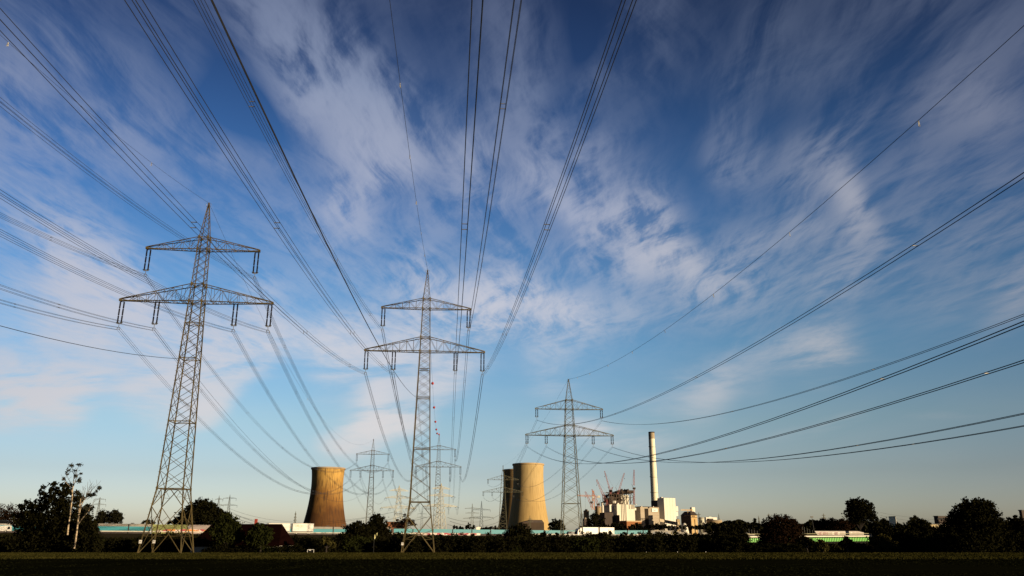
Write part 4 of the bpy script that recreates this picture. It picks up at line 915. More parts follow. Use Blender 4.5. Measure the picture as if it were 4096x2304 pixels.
for a, b, y0, y1 in ((2438,2456,2014,1990),(2466,2485,2014,1990),(2492,2508,2014,1990),(2508,2524,1990,1968),(2524,2538,2014,1990),(2508,2492,1990,1968),(2538,2524,1990,1968),(2508,2524,2014,1990)):
    mb.bar((X_(a),0,Zp(y0)), (X_(b),0,Zp(y1)), .5)
mb.build('frame', DS, so_)
mb = MB()
for k in range(46):
    px = rr.uniform(2439,2488); y0 = rr.uniform(1976,2012); mb.box((X_(px), rr.uniform(2,D0-2), Zp(y0)), (rr.uniform(2,7), rr.uniform(2,8), rr.uniform(1.5,6)))
mb.build('machinery', DS, so_)
mb = MB(); mb.box((X_(2515), D0*.55, Zp(1966)), (X_(2539)-X_(2488), D0, 5)); 
for k in range(26): mb.box((X_(rr.uniform(2490,2537)), rr.uniform(0,D0), Zp(1961.5)), (rr.uniform(1,2.5),2,rr.uniform(2,6)))
mb.build('roof_truss', DS, so_)
MB().box((X_(2511), D0*.5, Zp(1996)), (X_(2530)-X_(2494), 8, Zp(1977)-Zp(2015))).build('panel', CREAM, so_)
MB().box((X_(2460), 1, Zp(2008)), (X_(2469)-X_(2452), 2, Zp(2002)-Zp(2014))).build('panel', WCL, so_)
# cranes
RED = mat('red_crane_paint', (.36,.07,.06), (.46,.24,.22), .12, .6); ORG = mat('orange_crane_paint', (.75,.32,.12), (.7,.25,.08), .2, .6)
def lat(mb, a, b, w_, rc=.25, rb=.13):
    d = (b-a); n = max(3, int(d.length/(w_*1.3))); u = d.normalized(); s1_ = u.cross(Vector((0,1,0))).normalized()*w_/2; s2_ = Vector((0,w_/2,0))
    for i in (-1,1):
        for j in (-1,1): mb.bar(a+s1_*i+s2_*j, b+s1_*i*.45+s2_*j*.45, rc)
    for k in range(n):
        t0, t1 = k/n, (k+1)/n; e0, e1 = 1-.55*t0, 1-.55*t1; sg = 1 if k % 2 else -1
        for j in (-1,1):
            mb.bar(a+d*t0+s1_*sg*e0+s2_*j*e0, a+d*t1-s1_*sg*e1+s2_*j*e1, rb)
def crane(label, boom, mast, Y=1425, w_=3.0, mt=None, tail=None, ybase=2030):
    mt = mt or RED; (x0,y0),(x1,y1) = boom; A = at(x0,y0,Y); B = at(x1,y1,Y); mx, my = mast; G_ = at(mx, ybase, Y)
    c = empty('crane', G_, label, 'crane', 'construction cranes over the power station'); o = G_
    mb = MB(); lat(mb, B-o, A-o, w_*.8, .25, .15); mb.build('boom', mt, c)
    mb = MB(); t = at(mx,my,Y)-o; lat(mb, Vector((0,0,0)), t, w_*.9, .32, .18); m_ = mb.build('mast', mt, c)
    MB().box(tuple(t+Vector((0,0,1))), (4.5,4,3)).build('cab', DS, c)
    h = A-o; tl = t+Vector((4 if A.x < B.x else -4,0,8)); MB().bar(t, tl, .35).build('gantry', DS, c)
    MB().bar(tl, h, .09).build('stay_cable', DS, c)
    MB().bar(h, h-Vector((0,0,9)), .08).build('hoist_cable', DS, c); MB().box(tuple(h-Vector((0,0,9.6))), (.9,.9,1.4)).build('hook', DS, c)
    return c
crane('short leftmost red crane boom leaning left above the left silo', ((2340.6,1966),(2364,2016)), (2366,2012), w_=4.2)
crane('thick red boom leaning left just right of the orange tower crane', ((2367.6,1957),(2393.7,2024)), (2394,2020), w_=4.2)
crane('thick long pinkish boom leaning left toward the left silos', ((2386,1918),(2422.7,2003)), (2428,1998), w_=4.6)
crane('thin tall pink boom leaning slightly left above the dark steelwork', ((2418,1884),(2442,1968)), (2444,1966), w_=2.6, ybase=1976)
crane('pink lattice boom leaning right above the steelwork', ((2497,1892),(2473,1971)), (2472,1968), w_=3.2, ybase=1976)
crane('short stubby red boom leaning right beside the thin tall pink boom', ((2449,1949),(2442,1968)), (2441,1966), w_=2.2, ybase=1976)
crane('upright red crane standing vertically at the right edge of the steelwork', ((2536,1879),(2535.5,1942)), (2536.5,1956), w_=2.8, ybase=2016)
Yc = 1560; G_ = at(2373,2040,Yc); c = empty('tower_crane', G_, 'orange tower crane with long horizontal jib above the left silos', 'crane', 'construction cranes over the power station')
mb = MB(); lat(mb, Vector((0,0,0)), at(2373,1962,Yc)-G_, 5, .5, .3); mb.build('mast', ORG, c); mb = MB(); J = at(2373,1985,Yc)-G_
lat(mb, J, at(2309,1981.5,Yc)-G_, 3.0, .38, .22); mb.build('jib', ORG, c); mb = MB(); lat(mb, J, at(2396,1988,Yc)-G_, 3.4, .38, .22); mb.build('counter_jib', ORG, c)
MB().box(tuple(at(2395,1987,Yc)-G_), (5,3,4)).build('counterweight', WCL, c); MB().box(tuple(J+Vector((0,-2,-2))), (4,3,3)).build('cab', WCL, c)
MB().bar(at(2341,1984,Yc)-G_, at(2342,2040,Yc)-G_, .12).build('hoist_cable', DS, c)
# chimney
c = at(2605.7,1729,1600); H = c.z+2; ch = empty('chimney', (c.x,1600,-2), 'tall slender pale concrete chimney towering over the power station', 'chimney')
r1_, r0_ = 10.9/pxm(1740,1600), 15.8/pxm(2090,1600)
P = [(r0_+(r1_-r0_)*(k/24)**.85, H*k/24) for k in range(25)]
CH = mat('pale_chimney_concrete', (1.1,1.04,.80), (1.0,.95,.72), .02, .85, stretch=(1,1,6)); MB().lathe(P, (0,0,0), 48).build('shaft', CH, ch, False)
MB().lathe([(r1_+.05,H-13),(r1_+.35,H-13),(r1_+.35,H-1.5),(r1_+.05,H-1.5)], (0,0,0), 40, False).build('head_band', mat('chimney_head', (.5,.42,.3), (.4,.33,.22), .1, .85), ch)
MB().lathe([(r1_-.2,H-1.5),(r1_+.7,H-1.5),(r1_+.7,H+.6),(r1_-.9,H+.6)], (0,0,0), 40, False).build('rim', DKB, ch)
for z in (H*.86,H*.72,H*.58,H*.44,H*.3):
    rz_ = r0_+(r1_-r0_)*(z/H)**.85; MB().lathe([(rz_,z-.4),(rz_+.35,z-.4),(rz_+.35,z+.4),(rz_,z+.4)], (0,0,0), 40, False).build('band', CONC, ch)
    MB().box((-rz_-.9,-1,z+1), (1.6,1.6,1.4)).build('platform', FIT, ch)
mb = MB(); mb.tube([(-(r0_+(r1_-r0_)*(k/24)**.85)-.5,-1.5,H*k/24) for k in range(25)], .45, 5); mb.build('ladder', DKB, ch)
# added hall standing in for shadow at the big cooling tower, other far buildings
f = pbox('shadow_hall', 2090, 2076, 2177, 2090, 1250, mat('foot_shadow_brown', (.045,.03,.02), (.06,.04,.025), .1, .9), 'added dark hall standing in for the shadow at the ochre cooling tower foot', group=None)
v = at(2095,2090,1250); MB().prism([(0,0,f['H']),(f['W'],0,f['H']),(f['W']*.9,0,f['H']+4),(f['W']*.45,0,f['H']+4)], (0,0,0), (0,f['D'],0)).build('roof', DKB, f['root'])  # roof of the added shadow hall
f = pbox('brick_building', 1548, 1545, 1624, 2088, 560, mat('dull_brick', (.28,.12,.06), (.2,.08,.04), .5, .85), 'flat brick building behind the teal barrier between the conifer and the middle pylon')
MB().box((f['W']/2,f['D']/2,f['H']+.1), (f['W']+.5,f['D']+.5,.35)).build('roof_edge', DKB, f['root'])
for k in range(5): MB().box((f['W']*(.12+.19*k),-.02,f['H']*.8),(1.2,.1,.8)).build('window', STRP, f['root'])
f = pbox('flat_roofed_building', 3752, 3742, 3802, 2065, 420, DKB, 'dark flat roofed building left of the big round tree at right', group=None)
MB().box((f['W']/2,f['D']/2,f['H']+.1),(f['W']+.6,f['D']+.6,.3)).build('roof_edge', POST, f['root']); fface(f, 'window_band', 3756, 3800, 2072, 2078, GLS, .2, .1)
f = pbox('low_garage', 3722, 3718, 3798, 2097, 300, mat('sunlit_garage_render', (.5,.42,.25), (.45,.36,.2), .4, .8), 'low sunlit cream wall of a shed under the dark flat roofed building', group=None); MB().box((f['W']/2,f['D']/2,f['H']+.05),(f['W']+.3,f['D']+.3,.2)).build('roof_edge', POST, f['root'])
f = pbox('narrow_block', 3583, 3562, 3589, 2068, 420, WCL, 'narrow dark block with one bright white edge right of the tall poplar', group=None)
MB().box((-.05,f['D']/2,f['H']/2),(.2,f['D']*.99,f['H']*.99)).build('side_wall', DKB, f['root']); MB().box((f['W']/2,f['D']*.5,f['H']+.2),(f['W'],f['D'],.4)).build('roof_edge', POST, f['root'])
f = pbox('dark_block', 4086, 4084, 4130, 2042, 300, DKB, 'dark tall block cut off by the right edge of the photo', group=None); MB().box((f['W']/2,f['D']/2,f['H']+.1),(f['W']+.4,f['D']+.4,.3)).build('roof_edge', POST, f['root'])
# ------------------------------------------------------------------ trees and bushes
BARK = mat('dark_bark', (.03,.022,.016), (.02,.015,.012), 2, .9); BIRCH = mat('birch_bark', (.60,.48,.33), (.05,.04,.03), 1.3, .7, stretch=(1,1,2.5), lo=.42, hi=.62)
def leafmat(n, a, b): return mat(n, a, b,   .6, .9, spec=0.0, lo=.3, hi=.7)
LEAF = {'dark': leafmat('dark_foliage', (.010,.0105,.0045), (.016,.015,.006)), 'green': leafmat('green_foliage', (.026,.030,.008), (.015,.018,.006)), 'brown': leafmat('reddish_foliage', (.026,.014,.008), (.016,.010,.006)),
        'far': leafmat('far_foliage', (.014,.014,.008), (.018,.018,.009)), 'olive': leafmat('olive_foliage', (.075,.065,.02), (.045,.042,.014)), 'birchleaf': leafmat('birch_leaf', (.045,.045,.03), (.03,.032,.02))}
def leaves(name, lobes, n, size, mt, parent, seed, clump=.16, fill=.35, flat=.55):
    """lobes: (x,y,z,rx,ry,rz) in the parent's frame; leaf faces gathered in clumps, denser towards the shell"""
    r = np.random.RandomState(seed); L_ = np.array(lobes, float); wgt = (L_[:,3]*L_[:,5]); wgt /= wgt.sum()
    nc = max(12, n//26); li = r.choice(len(L_), nc, p=wgt); d = r.normal(size=(nc,3)); d /= np.linalg.norm(d, axis=1)[:,None]
    rad = np.where(r.rand(nc) < fill, r.uniform(.1,.75,nc), r.uniform(.72,1.06,nc)); C = L_[li,:3]+d*L_[li,3:6]*rad[:,None]
    cs = (L_[:,3:6].mean(1))[li]*clump*r.uniform(.6,1.5,nc)
    k = r.randint(0, nc, n); P = C[k]+r.normal(size=(n,3))*cs[k][:,None]*np.array([1,1,.8])
    a = r.normal(size=(n,3)); a /= np.linalg.norm(a,axis=1)[:,None]; b = np.cross(a, r.normal(size=(n,3))); b /= np.linalg.norm(b,axis=1)[:,None]
    s_ = size*r.uniform(.5,1.2,n)[:,None]
    return quads(name, P.astype(np.float32), (a*s_*.5).astype(np.float32), (b*s_*.5*flat).astype(np.float32), mt, parent)
def limbs(name, segs, parent, mt=BARK, n=6):
    mb = MB()
    for pts, r0, r1 in segs:
        m = len(pts); mb.tube([Vector(p) for p in pts], [r0+(r1-r0)*k/(m-1) for k in range(m)], n)
    return mb.build(name, mt, parent)
SEED = [10]
def tree(label, Y, lobes_px, cx, mt='dark', n=5000, leaf=.42, name='tree', group=None, base=None, trunk=.28, clump=.16, fill=.35, cat='tree', depth=1.0, dr=None):
    SEED[0] += 1; rr = random.Random(SEED[0]); zb = gz(Y) if base is None else base
    c = at(cx, 2150, Y); o = Vector((c.x, Y, zb)); root = empty(name, o, label, cat, group); lo_ = []
    for i, l in enumerate(lobes_px):
        px, py, r = l[:3]; ry = l[3] if len(l) > 3 else r; q = at(px, py, Y)-o; k = pxm(py, Y)
        lo_.append((q.x, rr.uniform(-.35,.35)*r/k*depth, q.z, r/k, r/k*depth, ry/k))
    leaves('crown', lo_, n, leaf, LEAF[mt], root, SEED[0], clump, fill)
    segs = []; big = max(lo_, key=lambda l: l[2]+l[5]*.3); fork = Vector((0,0,max(.5,min(l[2] for l in lo_)*.6)))
    segs.append(([(0,0,-.2), fork*.5+Vector((rr.uniform(-.1,.1),0,0)), fork, Vector(big[:3])], trunk, trunk*.25))
    for l in lo_[:9]:
        e = Vector(l[:3]); m_ = fork.lerp(e,.5)+Vector((0,0,-.3)); segs.append(([fork, m_, e+Vector((0,0,l[5]*.5))], trunk*.5, trunk*.12))
    limbs('trunk', segs, root); return root
def T(*a, **k): return tree(*a, **k)
# left side
T('dark rounded tree at the far left edge behind the car transporter', 300, [(20,2050,50,32),(60,2075,40,32),(-20,2080,50,40),(95,2090,40,28)], 25, 'brown', 5000, .5)
T('big dark spreading tree with ragged leafy branches at left, beside the two pale birches', 150,
  [(90,2029,20,9),(120,2050,42,22),(75,2065,30,12),(150,2018,40,24),(178,1972,28,24),(222,1955,30,26),(265,1960,34,24),(300,1995,30,28),(230,2010,60,42),(160,2070,60,50),(260,2070,70,60),(330,2060,34,40),(110,2100,50,34),(200,2130,90,60),(300,2140,70,70),(330,2110,48,50),(140,2165,80,45),(240,2180,120,35),(345,2105,30,32)],
  235, 'dark', 26000, .40, trunk=.35, clump=.15, fill=.4)
T('dark bush at the foot of the right hand birch, reaching the teal barrier', 146, [(350,2100,22,26),(345,2140,40,40),(372,2125,16,22),(330,2170,60,40),(375,2180,40,34)], 350, 'dark', 6500, .34, name='bush', cat='bush')
def birch(label, Y, trunks, clusters, twigs):
    SEED[0] += 1; rr = random.Random(SEED[0]); p0 = trunks[0][0][0]; o = at(p0[0], 2180, Y); o = Vector((o.x, Y, gz(Y))); root = empty('birch_tree', o, label, 'tree', 'pale birches before the dark tree')
    V_ = lambda p: at(p[0], p[1], Y)-o
    segs = [([V_(p)+Vector((0,-.3,0)) for p in pts], r0, r1) for pts, r0, r1 in trunks]
    limbs('trunk', segs, root, BIRCH, 7)
    tw = []
    for (x0,y0),(x1,y1) in twigs:
        m = 4; P = [(x0+(x1-x0)*k/m+rr.uniform(-2,2)*(k>0), y0+(y1-y0)*k/m+rr.uniform(-2,2)*(k>0)) for k in range(m+1)]
        tw.append(([V_(p)+Vector((0,rr.uniform(-.3,.3),0)) for p in P], .05, .018))
        for k in range(2):
            q = P[rr.randint(1,m-1)]; tw.append(([V_(q), V_((q[0]+rr.uniform(-10,16), q[1]-rr.uniform(8,22)))], .025, .012))
    limbs('twigs', tw, root, mat('grey_twig_bark', (.16,.13,.10), (.10,.08,.06), 2, .9), 4)
    lo_ = []
    for px, py, rx, ry in clusters: q = V_((px,py)); k = pxm(py,Y); lo_.append((q.x,0,q.z,rx/k,rx/k*.7,ry/k))
    if lo_: leaves('crown', lo_, 900, .24, LEAF['birchleaf'], root, SEED[0], .30, .7, .4)
    return root
birch('left birch with a white trunk and thin drooping crown above the dark tree', 140,
  [([(274,2140),(278,2100),(283,2071),(288,2030),(292,1995),(294,1965),(296,1946),(299,1915),(300,1890)], .13, .05), ([(296,1950),(303,1930),(312,1905)], .07, .03), ([(294,1975),(282,1945),(262,1925),(250,1915)], .06, .02)],
  [(286,1862,14,10),(277,1880,12,14),(268,1897,8,14),(255,1913,7,12),(300,1880,14,14),(314,1858,12,8),(324,1895,8,14),(311,1925,12,12),(320,1915,8,14),(298,1900,10,14),(290,1955,10,8),(316,1968,9,12)],
  [((299,1915),(288,1858)),((299,1905),(318,1856)),((300,1900),(330,1892)),((262,1925),(246,1908)),((284,1945),(268,1890)),((300,1930),(322,1910)),((292,1990),(318,1965))])
birch('right birch splitting into several pale trunks with nearly bare twigs', 140,
  [([(300,2195),(306,2165),(311,2130),(314,2100),(320,2060),(324,2040),(334,2010),(344,1995)], .15, .06), ([(313,2105),(318,2060),(322,2020),(326,2000)], .10, .05), ([(314,2100),(330,2078),(345,2060),(358,2045),(365,2028),(369,2018)], .10, .035), ([(324,2040),(327,2010),(326,1995)], .08, .04)],
  [(360,1982,14,8),(372,1977,10,6),(398,1952,8,8),(385,1968,8,8),(350,2040,12,12),(340,2035,12,14)],
  [((344,1995),(352,1925)),((344,1995),(360,1935)),((346,1990),(404,1922)),((350,1985),(380,1940)),((326,2000),(335,1945)),((328,2000),(345,1950)),((346,1998),(395,1952)),((365,2028),(378,1998)),((340,2000),(322,1960)),((348,1990),(375,1975)),((355,1975),(370,1925))])
T('left half of the dark rounded tree pair behind the barrier left of the nearest pylon', 440, [(418,2062,26,18),(405,2070,18,16),(390,2085,14,8),(420,2082,28,14)], 418, 'far', 2600, .8, group='paired round trees beyond the barrier', base=0)
T('right half of the dark rounded tree pair behind the barrier left of the nearest pylon', 440, [(463,2060,22,17),(475,2072,16,16),(455,2080,26,16)], 462, 'far', 2400, .8, group='paired round trees beyond the barrier', base=0)
T('low dark tree tip behind the barrier just left of the nearest pylon', 480, [(583,2090,20,8),(605,2092,14,8)], 590, 'far', 700, .8, base=0)
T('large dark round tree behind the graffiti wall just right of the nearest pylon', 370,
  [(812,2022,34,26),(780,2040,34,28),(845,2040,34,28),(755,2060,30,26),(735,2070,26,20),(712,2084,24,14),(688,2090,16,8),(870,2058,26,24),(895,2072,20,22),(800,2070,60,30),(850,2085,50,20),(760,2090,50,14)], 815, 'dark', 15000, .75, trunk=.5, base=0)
T('olive tree in front of the left end of the house roof', 160, [(905,2072,26,20),(925,2085,24,24),(890,2095,34,30),(915,2115,42,36),(880,2130,36,34),(940,2110,16,30),(900,2150,50,34),(960,2150,26,30)], 905, 'green', 9000, .34)
T('small round bushy tree before the middle of the house roof, below the red chimney', 158, [(1035,2112,22,18),(1055,2125,28,24),(1020,2135,30,26),(1050,2150,36,26),(1075,2145,16,22),(1020,2165,34,20)], 1045, 'green', 8000, .30)
T('dark leafy tree right of the lamp post, left of the conifer', 205, [(1430,2105,20,20),(1415,2115,26,22),(1450,2110,20,18),(1400,2130,30,26),(1440,2140,40,34),(1460,2125,26,26),(1390,2160,36,34),(1440,2175,60,36)], 1430, 'dark', 9000, .42)
T('dark conifer with a pointed top left of the middle pylon', 215, [(1508,2066,14,15),(1500,2080,22,20),(1520,2080,22,18),(1510,2100,36,26),(1535,2110,22,24),(1490,2120,30,30),(1525,2140,40,40),(1500,2165,50,44)], 1510, 'dark', 12000, .36, name='conifer')
T('sparse leafy tree with visible branches left of the middle pylon foot', 560, [(1605,2070,14,9),(1622,2066,12,8),(1640,2080,12,9),(1650,2088,10,8),(1595,2085,12,9),(1620,2090,26,12),(1645,2098,16,8)], 1615, 'brown', 900, .9, trunk=.3, base=0, clump=.3)
# little poplars and far hedges beyond the barrier
for i, (px, w_, yt) in enumerate(((1817,4,2104),(1827,4,2106),(1839,4,2106),(1850,5,2108))):
    T('%s from the left of four tiny dark poplars right of the cream tension pylon' % ORD[i], 720, [(px,(yt+2118)/2,w_,(2120-yt)/2)], px, 'far', 260, 1.2, name='poplar', group='four tiny poplars', base=0)
T('taller dark pointed poplar above the teal barrier between tiny poplars and far pylons', 700, [(1876,2100,5,9),(1872,2108,7,10),(1866,2112,6,8)], 1874, 'far', 700, 1.1, name='poplar', base=0)
T('small dark poplar just right of the taller pointed poplar', 700, [(1895,2108,5,8),(1886,2112,6,6)], 1893, 'far', 420, 1.1, name='poplar', base=0)
T('low dark hedge line reaching the foot of the rear cooling tower', 720, [(1935,2115,12,6),(1955,2113,14,7),(1975,2113,14,7),(1992,2115,12,6)], 1960, 'far', 1500, 1.1, name='hedge', cat='hedge', base=0)
f = pbox('white_shed', 1905, 1904, 1924, 2110, 780, WCL, 'small white roofed shed among the little poplars', ybot=None); MB().prism([(0,0,f['H']),(f['W'],0,f['H']),(f['W']*.5,0,f['H']+.8)], (0,0,0), (0,f['D'],0)).build('roof', WCL, f['root'])
T('dark round bush standing in front of the teal barrier below the two cooling towers', 222, [(2075,2112,18,14),(2055,2122,24,18),(2095,2120,24,18),(2040,2140,24,20),(2075,2145,46,30),(2110,2145,26,26),(2070,2175,52,34)], 2075, 'dark', 10000, .40, name='bush', cat='bush')
T('dark tree cluster between the ochre cooling tower and the right pylon', 520, [(2222,2092,18,14),(2208,2102,14,12),(2240,2098,14,14),(2252,2110,12,10),(2225,2115,30,12)], 2226, 'far', 2200, .9, base=0)
T('dark tree hiding the left silos of the power station', 1000, [(2383,2066,16,16),(2372,2080,20,20),(2396,2084,18,22),(2385,2105,32,20),(2362,2100,14,16),(2410,2105,14,14)], 2384, 'far', 3200, 1.6, base=0, trunk=.8)
for i, (L_, cx, n, lab) in enumerate(((  [(2340,2112,18,8),(2365,2112,20,9),(2320,2114,16,7)],2342,900,'low dark trees directly above the roof of the right hand white truck'),
   ([(2460,2105,22,9),(2485,2104,20,12),(2440,2110,20,10)],2462,1100,'dark low trees in front of the dark annex of the boiler house'),
   ([(2430,2118,26,8),(2470,2117,26,8),(2510,2118,26,7),(2550,2117,26,8),(2590,2118,26,8)],2505,2200,'low dark tree belt between the orange brick hall and the teal barrier'),
   ([(2545,2102,14,10),(2560,2108,16,10),(2530,2110,16,9)],2546,1000,'round dark tree before the right end of the orange brick hall'),
   ([(2625,2104,16,9),(2605,2107,16,9),(2640,2108,20,9),(2665,2108,18,8)],2630,1300,'dark tree clump in front of the tan block and conveyor gallery'),
   ([(2690,2110,16,8),(2712,2110,16,8),(2738,2109,18,8),(2765,2113,16,7)],2705,900,'low dark trees below the lower end of the conveyor gallery'),
   ([(2790,2110,18,8),(2810,2108,16,8),(2832,2112,18,7)],2812,1100,'dark trees in front of the pale round silo'))):
    T(lab, 900, L_, cx, 'far', n, 1.5, group='dark trees before the power station', base=0, trunk=.5)
# right side
T('dark dense hedge tree left of the green panels at the left end of the bridge', 235, [(2940,2110,26,16),(2915,2118,26,18),(2965,2120,22,22),(2900,2135,34,26),(2945,2145,44,34),(2975,2145,18,24),(2890,2170,60,34),(2950,2175,40,34),(2860,2135,26,20)], 2935, 'dark', 12000, .42)
T('thin dark poplar left of the round reddish tree', 620, [(3018,2082,6,11),(3018,2098,7,12),(3008,2108,10,8)], 3018, 'far', 800, 1.0, name='poplar', base=0)
T('large round reddish brown tree in front of the bridge', 215, [(3110,2085,40,28),(3145,2088,36,28),(3085,2105,34,30),(3165,2108,34,32),(3125,2115,66,44),(3080,2135,36,34),(3180,2135,30,32),(3125,2150,74,40),(3070,2160,34,34),(3190,2160,30,34),(3130,2180,90,34)], 3128, 'brown', 22000, .36, trunk=.4, fill=.3, clump=.13)
T('tall leafy poplar with loose crown standing alone at right', 540, [(3438,2012,22,20),(3412,2012,22,18),(3405,2035,22,22),(3460,2030,26,24),(3478,2025,16,16),(3435,2040,40,28),(3480,2052,22,24),(3400,2058,24,18),(3385,2048,10,8),(3440,2065,48,24),(3490,2072,20,16),(3505,2082,12,10),(3420,2080,30,14)], 3445, 'dark', 13000, .9, trunk=.6, base=0, clump=.15)
T('reddish dark tree clump between the floodlight mast and the tall poplar', 560, [(3290,2092,24,16),(3325,2090,26,17),(3360,2092,26,16),(3395,2098,26,16),(3270,2104,24,14),(3340,2108,60,14)], 3330, 'brown', 4500, .9, base=0)
T('dark tree clump between the tall poplar and the narrow bright edged block', 560, [(3500,2098,26,16),(3535,2095,24,17),(3560,2100,24,16),(3520,2112,50,14)], 3530, 'dark', 3500, .9, base=0)
T('big dark round tree near the right edge', 180, [(3880,2025,44,30),(3850,2045,44,32),(3915,2025,46,30),(3950,2045,44,34),(3830,2070,34,30),(3890,2070,80,50),(3965,2075,40,36),(3985,2095,34,30),(3840,2110,60,44),(3920,2120,90,50),(3800,2140,50,40),(3880,2165,110,46)], 3900, 'dark', 30000, .38, trunk=.45, fill=.35, clump=.12)
T('dark small tree between the big round tree and the right edge', 190, [(4065,2080,18,18),(4040,2090,22,18),(4090,2100,30,24),(4020,2110,34,30),(4060,2130,50,40),(4100,2140,50,50),(4040,2170,70,44)], 4062, 'dark', 13000, .40)
T('small ragged dark tree above the dark trees left of the flat roofed building', 330, [(3660,2072,12,10),(3650,2082,16,12),(3672,2082,14,12),(3645,2095,20,12),(3675,2098,20,12)], 3660, 'dark', 2200, .5, base=-1)
rr = random.Random(77)
BL = [(3545,2110,'dark bush group right of the tall poplar'),(3600,2115,'dark tree mass below the narrow block with the bright edge'),(3640,2110,'dark tree mass right of the narrow bright edged block'),(3700,2105,'dark tree mass left of the sunlit cream shed wall'),(3770,2120,'dark bushes in front of the sunlit cream shed wall')]
for px, py, lab in BL:
    T(lab, 205, [(px+rr.uniform(-25,25), py+rr.uniform(0,26), rr.uniform(24,36), rr.uniform(16,26)) for k in range(5)]+[(px,2150,46,34),(px+15,2180,50,30),(px-20,2175,46,30)], px, 'dark', 8500, .42, group='dark trees at the right edge of the field')
T('olive sunlit bush before the green panels, right of the reddish tree', 170, [(3283,2168,12,10),(3292,2178,16,12),(3275,2182,16,12),(3285,2192,26,12)], 3284, 'olive', 2600, .26, name='bush', cat='bush')
T('dark bush covering a gap in the green panels below the ramp graffiti', 190, [(3385,2160,14,12),(3398,2172,18,12),(3372,2175,18,12)], 3386, 'dark', 2600, .3, name='bush', cat='bush')
T('dark bush against the left end of the right hand green panels', 190, [(3222,2160,20,12),(3240,2172,20,12),(3205,2170,20,14)], 3222, 'dark', 3000, .3, name='bush', cat='bush')
T('olive bush at the right end of the bridge', 195, [(3520,2150,20,14),(3545,2165,24,18),(3500,2165,20,14),(3530,2185,40,20),(3570,2185,26,18)], 3530, 'olive', 5000, .3, name='bush', cat='bush')
T('bush with pale dry branches below the brown cooling tower', 165, [(1300,2152,14,10),(1315,2160,14,10),(1295,2168,22,14),(1325,2175,24,14)], 1308, 'olive', 1500, .24, name='bush', cat='bush', fill=.6)
# the long row of shrubs between the field and the motorway
protos = []
def bush_proto(i, mt):
    r = random.Random(100+i); root = empty('bush', (0,0,0), None, 'bush'); lo_ = [(r.uniform(-2.2,2.2), r.uniform(-1,1), r.uniform(1.0,2.9), r.uniform(1.1,1.9), r.uniform(1.0,1.6), r.uniform(.8,1.4)) for k in range(9)]+[(0,0,1.2,2.8,1.6,1.4)]
    leaves('crown', lo_, 5200, .30, LEAF[mt], root, 200+i, .17, .35); limbs('trunk', [([(x*.2,0,-.3),(x*.5,y*.5,z*.5),(x,y,z)], .09, .03) for x, y, z, *_ in lo_[:6]], root); return root
for i, m_ in enumerate(('dark','dark','green','dark')): protos.append(bush_proto(i, m_))
used = [False]*4; r = random.Random(9); GRP = 'dense row of shrubs along the far edge of the field'
BT = 'dark green shrub in the dense row between the field and the motorway'
px = -30; k = 0
rows = []
while px < 4130:
    rows.append((px, 178+r.uniform(-10,30) if px < 2400 else 200+r.uniform(-15,25), 1)); px += r.uniform(52,78)
px = -10
while px < 4130:
    rows.append((px, 250+r.uniform(-12,14), 0)); px += r.uniform(60,80)
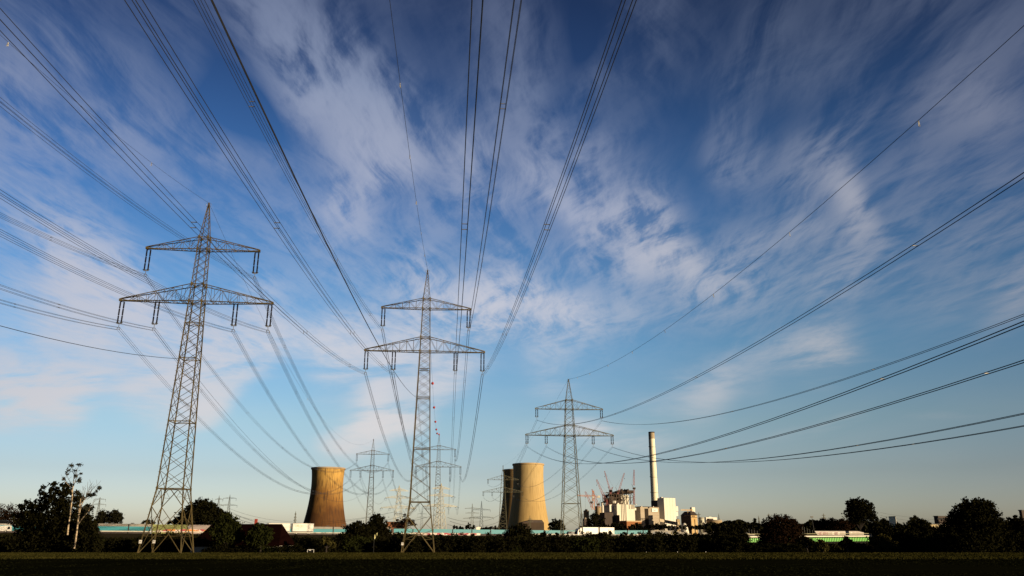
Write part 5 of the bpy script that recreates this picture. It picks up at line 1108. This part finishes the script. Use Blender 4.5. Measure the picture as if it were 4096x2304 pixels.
for px, Y, near in rows:
    ytop = 2140+r.uniform(-10,14) if near else 2128+r.uniform(-4,8)
    if near and 850 < px < 1180: ytop = 2178+r.uniform(-4,4); Y = 160
    if near and 380 < px < 520: ytop = 2150
    if not near and (860 < px < 1160): continue
    if not near and (1150 < px < 1540 or px < 620): ytop += 12
    if 1650 < px < 2030 and not near: ytop += 11
    if 2960 < px < 3520: 
        if not near: continue
        ytop = 2176+r.uniform(-6,5)
    if px > 3520: ytop -= 14
    i = r.randrange(4); g = ground_at(px, Y); zt = at(px, ytop, Y).z
    if not used[i]: b = protos[i]; used[i] = True
    else: b = copy_tree(protos[i])
    s_ = (zt-g.z)/3.9; b.location = (g.x, g.y, g.z if near else g.z); b.rotation_euler = (0,0,r.choice((0,math.pi))+r.uniform(-.4,.4)); b.scale = (max(.95,s_)*r.uniform(1,1.15), 1.1, s_)
    b['label'] = BT; b['group'] = GRP; b['category'] = 'bush'
# undergrowth filling the gaps of that row
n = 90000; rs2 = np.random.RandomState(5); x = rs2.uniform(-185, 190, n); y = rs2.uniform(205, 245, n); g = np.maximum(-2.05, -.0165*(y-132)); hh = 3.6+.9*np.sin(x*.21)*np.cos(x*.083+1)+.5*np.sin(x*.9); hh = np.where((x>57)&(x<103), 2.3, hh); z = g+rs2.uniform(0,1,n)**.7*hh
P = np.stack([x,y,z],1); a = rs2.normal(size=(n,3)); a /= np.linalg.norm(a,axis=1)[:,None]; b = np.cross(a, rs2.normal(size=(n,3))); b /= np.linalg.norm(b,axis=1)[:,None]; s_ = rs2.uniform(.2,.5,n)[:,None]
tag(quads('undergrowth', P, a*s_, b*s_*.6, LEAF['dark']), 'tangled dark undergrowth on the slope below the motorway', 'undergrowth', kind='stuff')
# far wood on the horizon at right
n = 60000; px = rs2.uniform(2830, 4300, n); Y = rs2.uniform(620, 700, n); u = (px-2048)/F_PX; x = u*Y*CP
def edge(p): return 2096-7*np.sin(p*.013+1)-5*np.sin(p*.041)-3*np.sin(p*.11+2)-6*np.exp(-((p-3280)/90.)**2)*1.5-5*np.exp(-((p-3560)/60.)**2)
yt = edge(px); 
def zat(py, Y): v = (1152-py)/F_PX; return Y*(SP+v*CP)/(CP-v*SP)+CAM_H
zt_ = zat(yt, Y); z = -1+(zt_+1)*rs2.uniform(0,1,n)**.6
P = np.stack([x,Y,z],1); a = rs2.normal(size=(n,3)); a /= np.linalg.norm(a,axis=1)[:,None]; b = np.cross(a, rs2.normal(size=(n,3))); b /= np.linalg.norm(b,axis=1)[:,None]; s_ = rs2.uniform(.6,1.5,n)[:,None]
tag(quads('far_wood', P, a*s_, b*s_*.7, LEAF['far']), 'dark wooded skyline on the horizon at right', 'wood', kind='stuff')
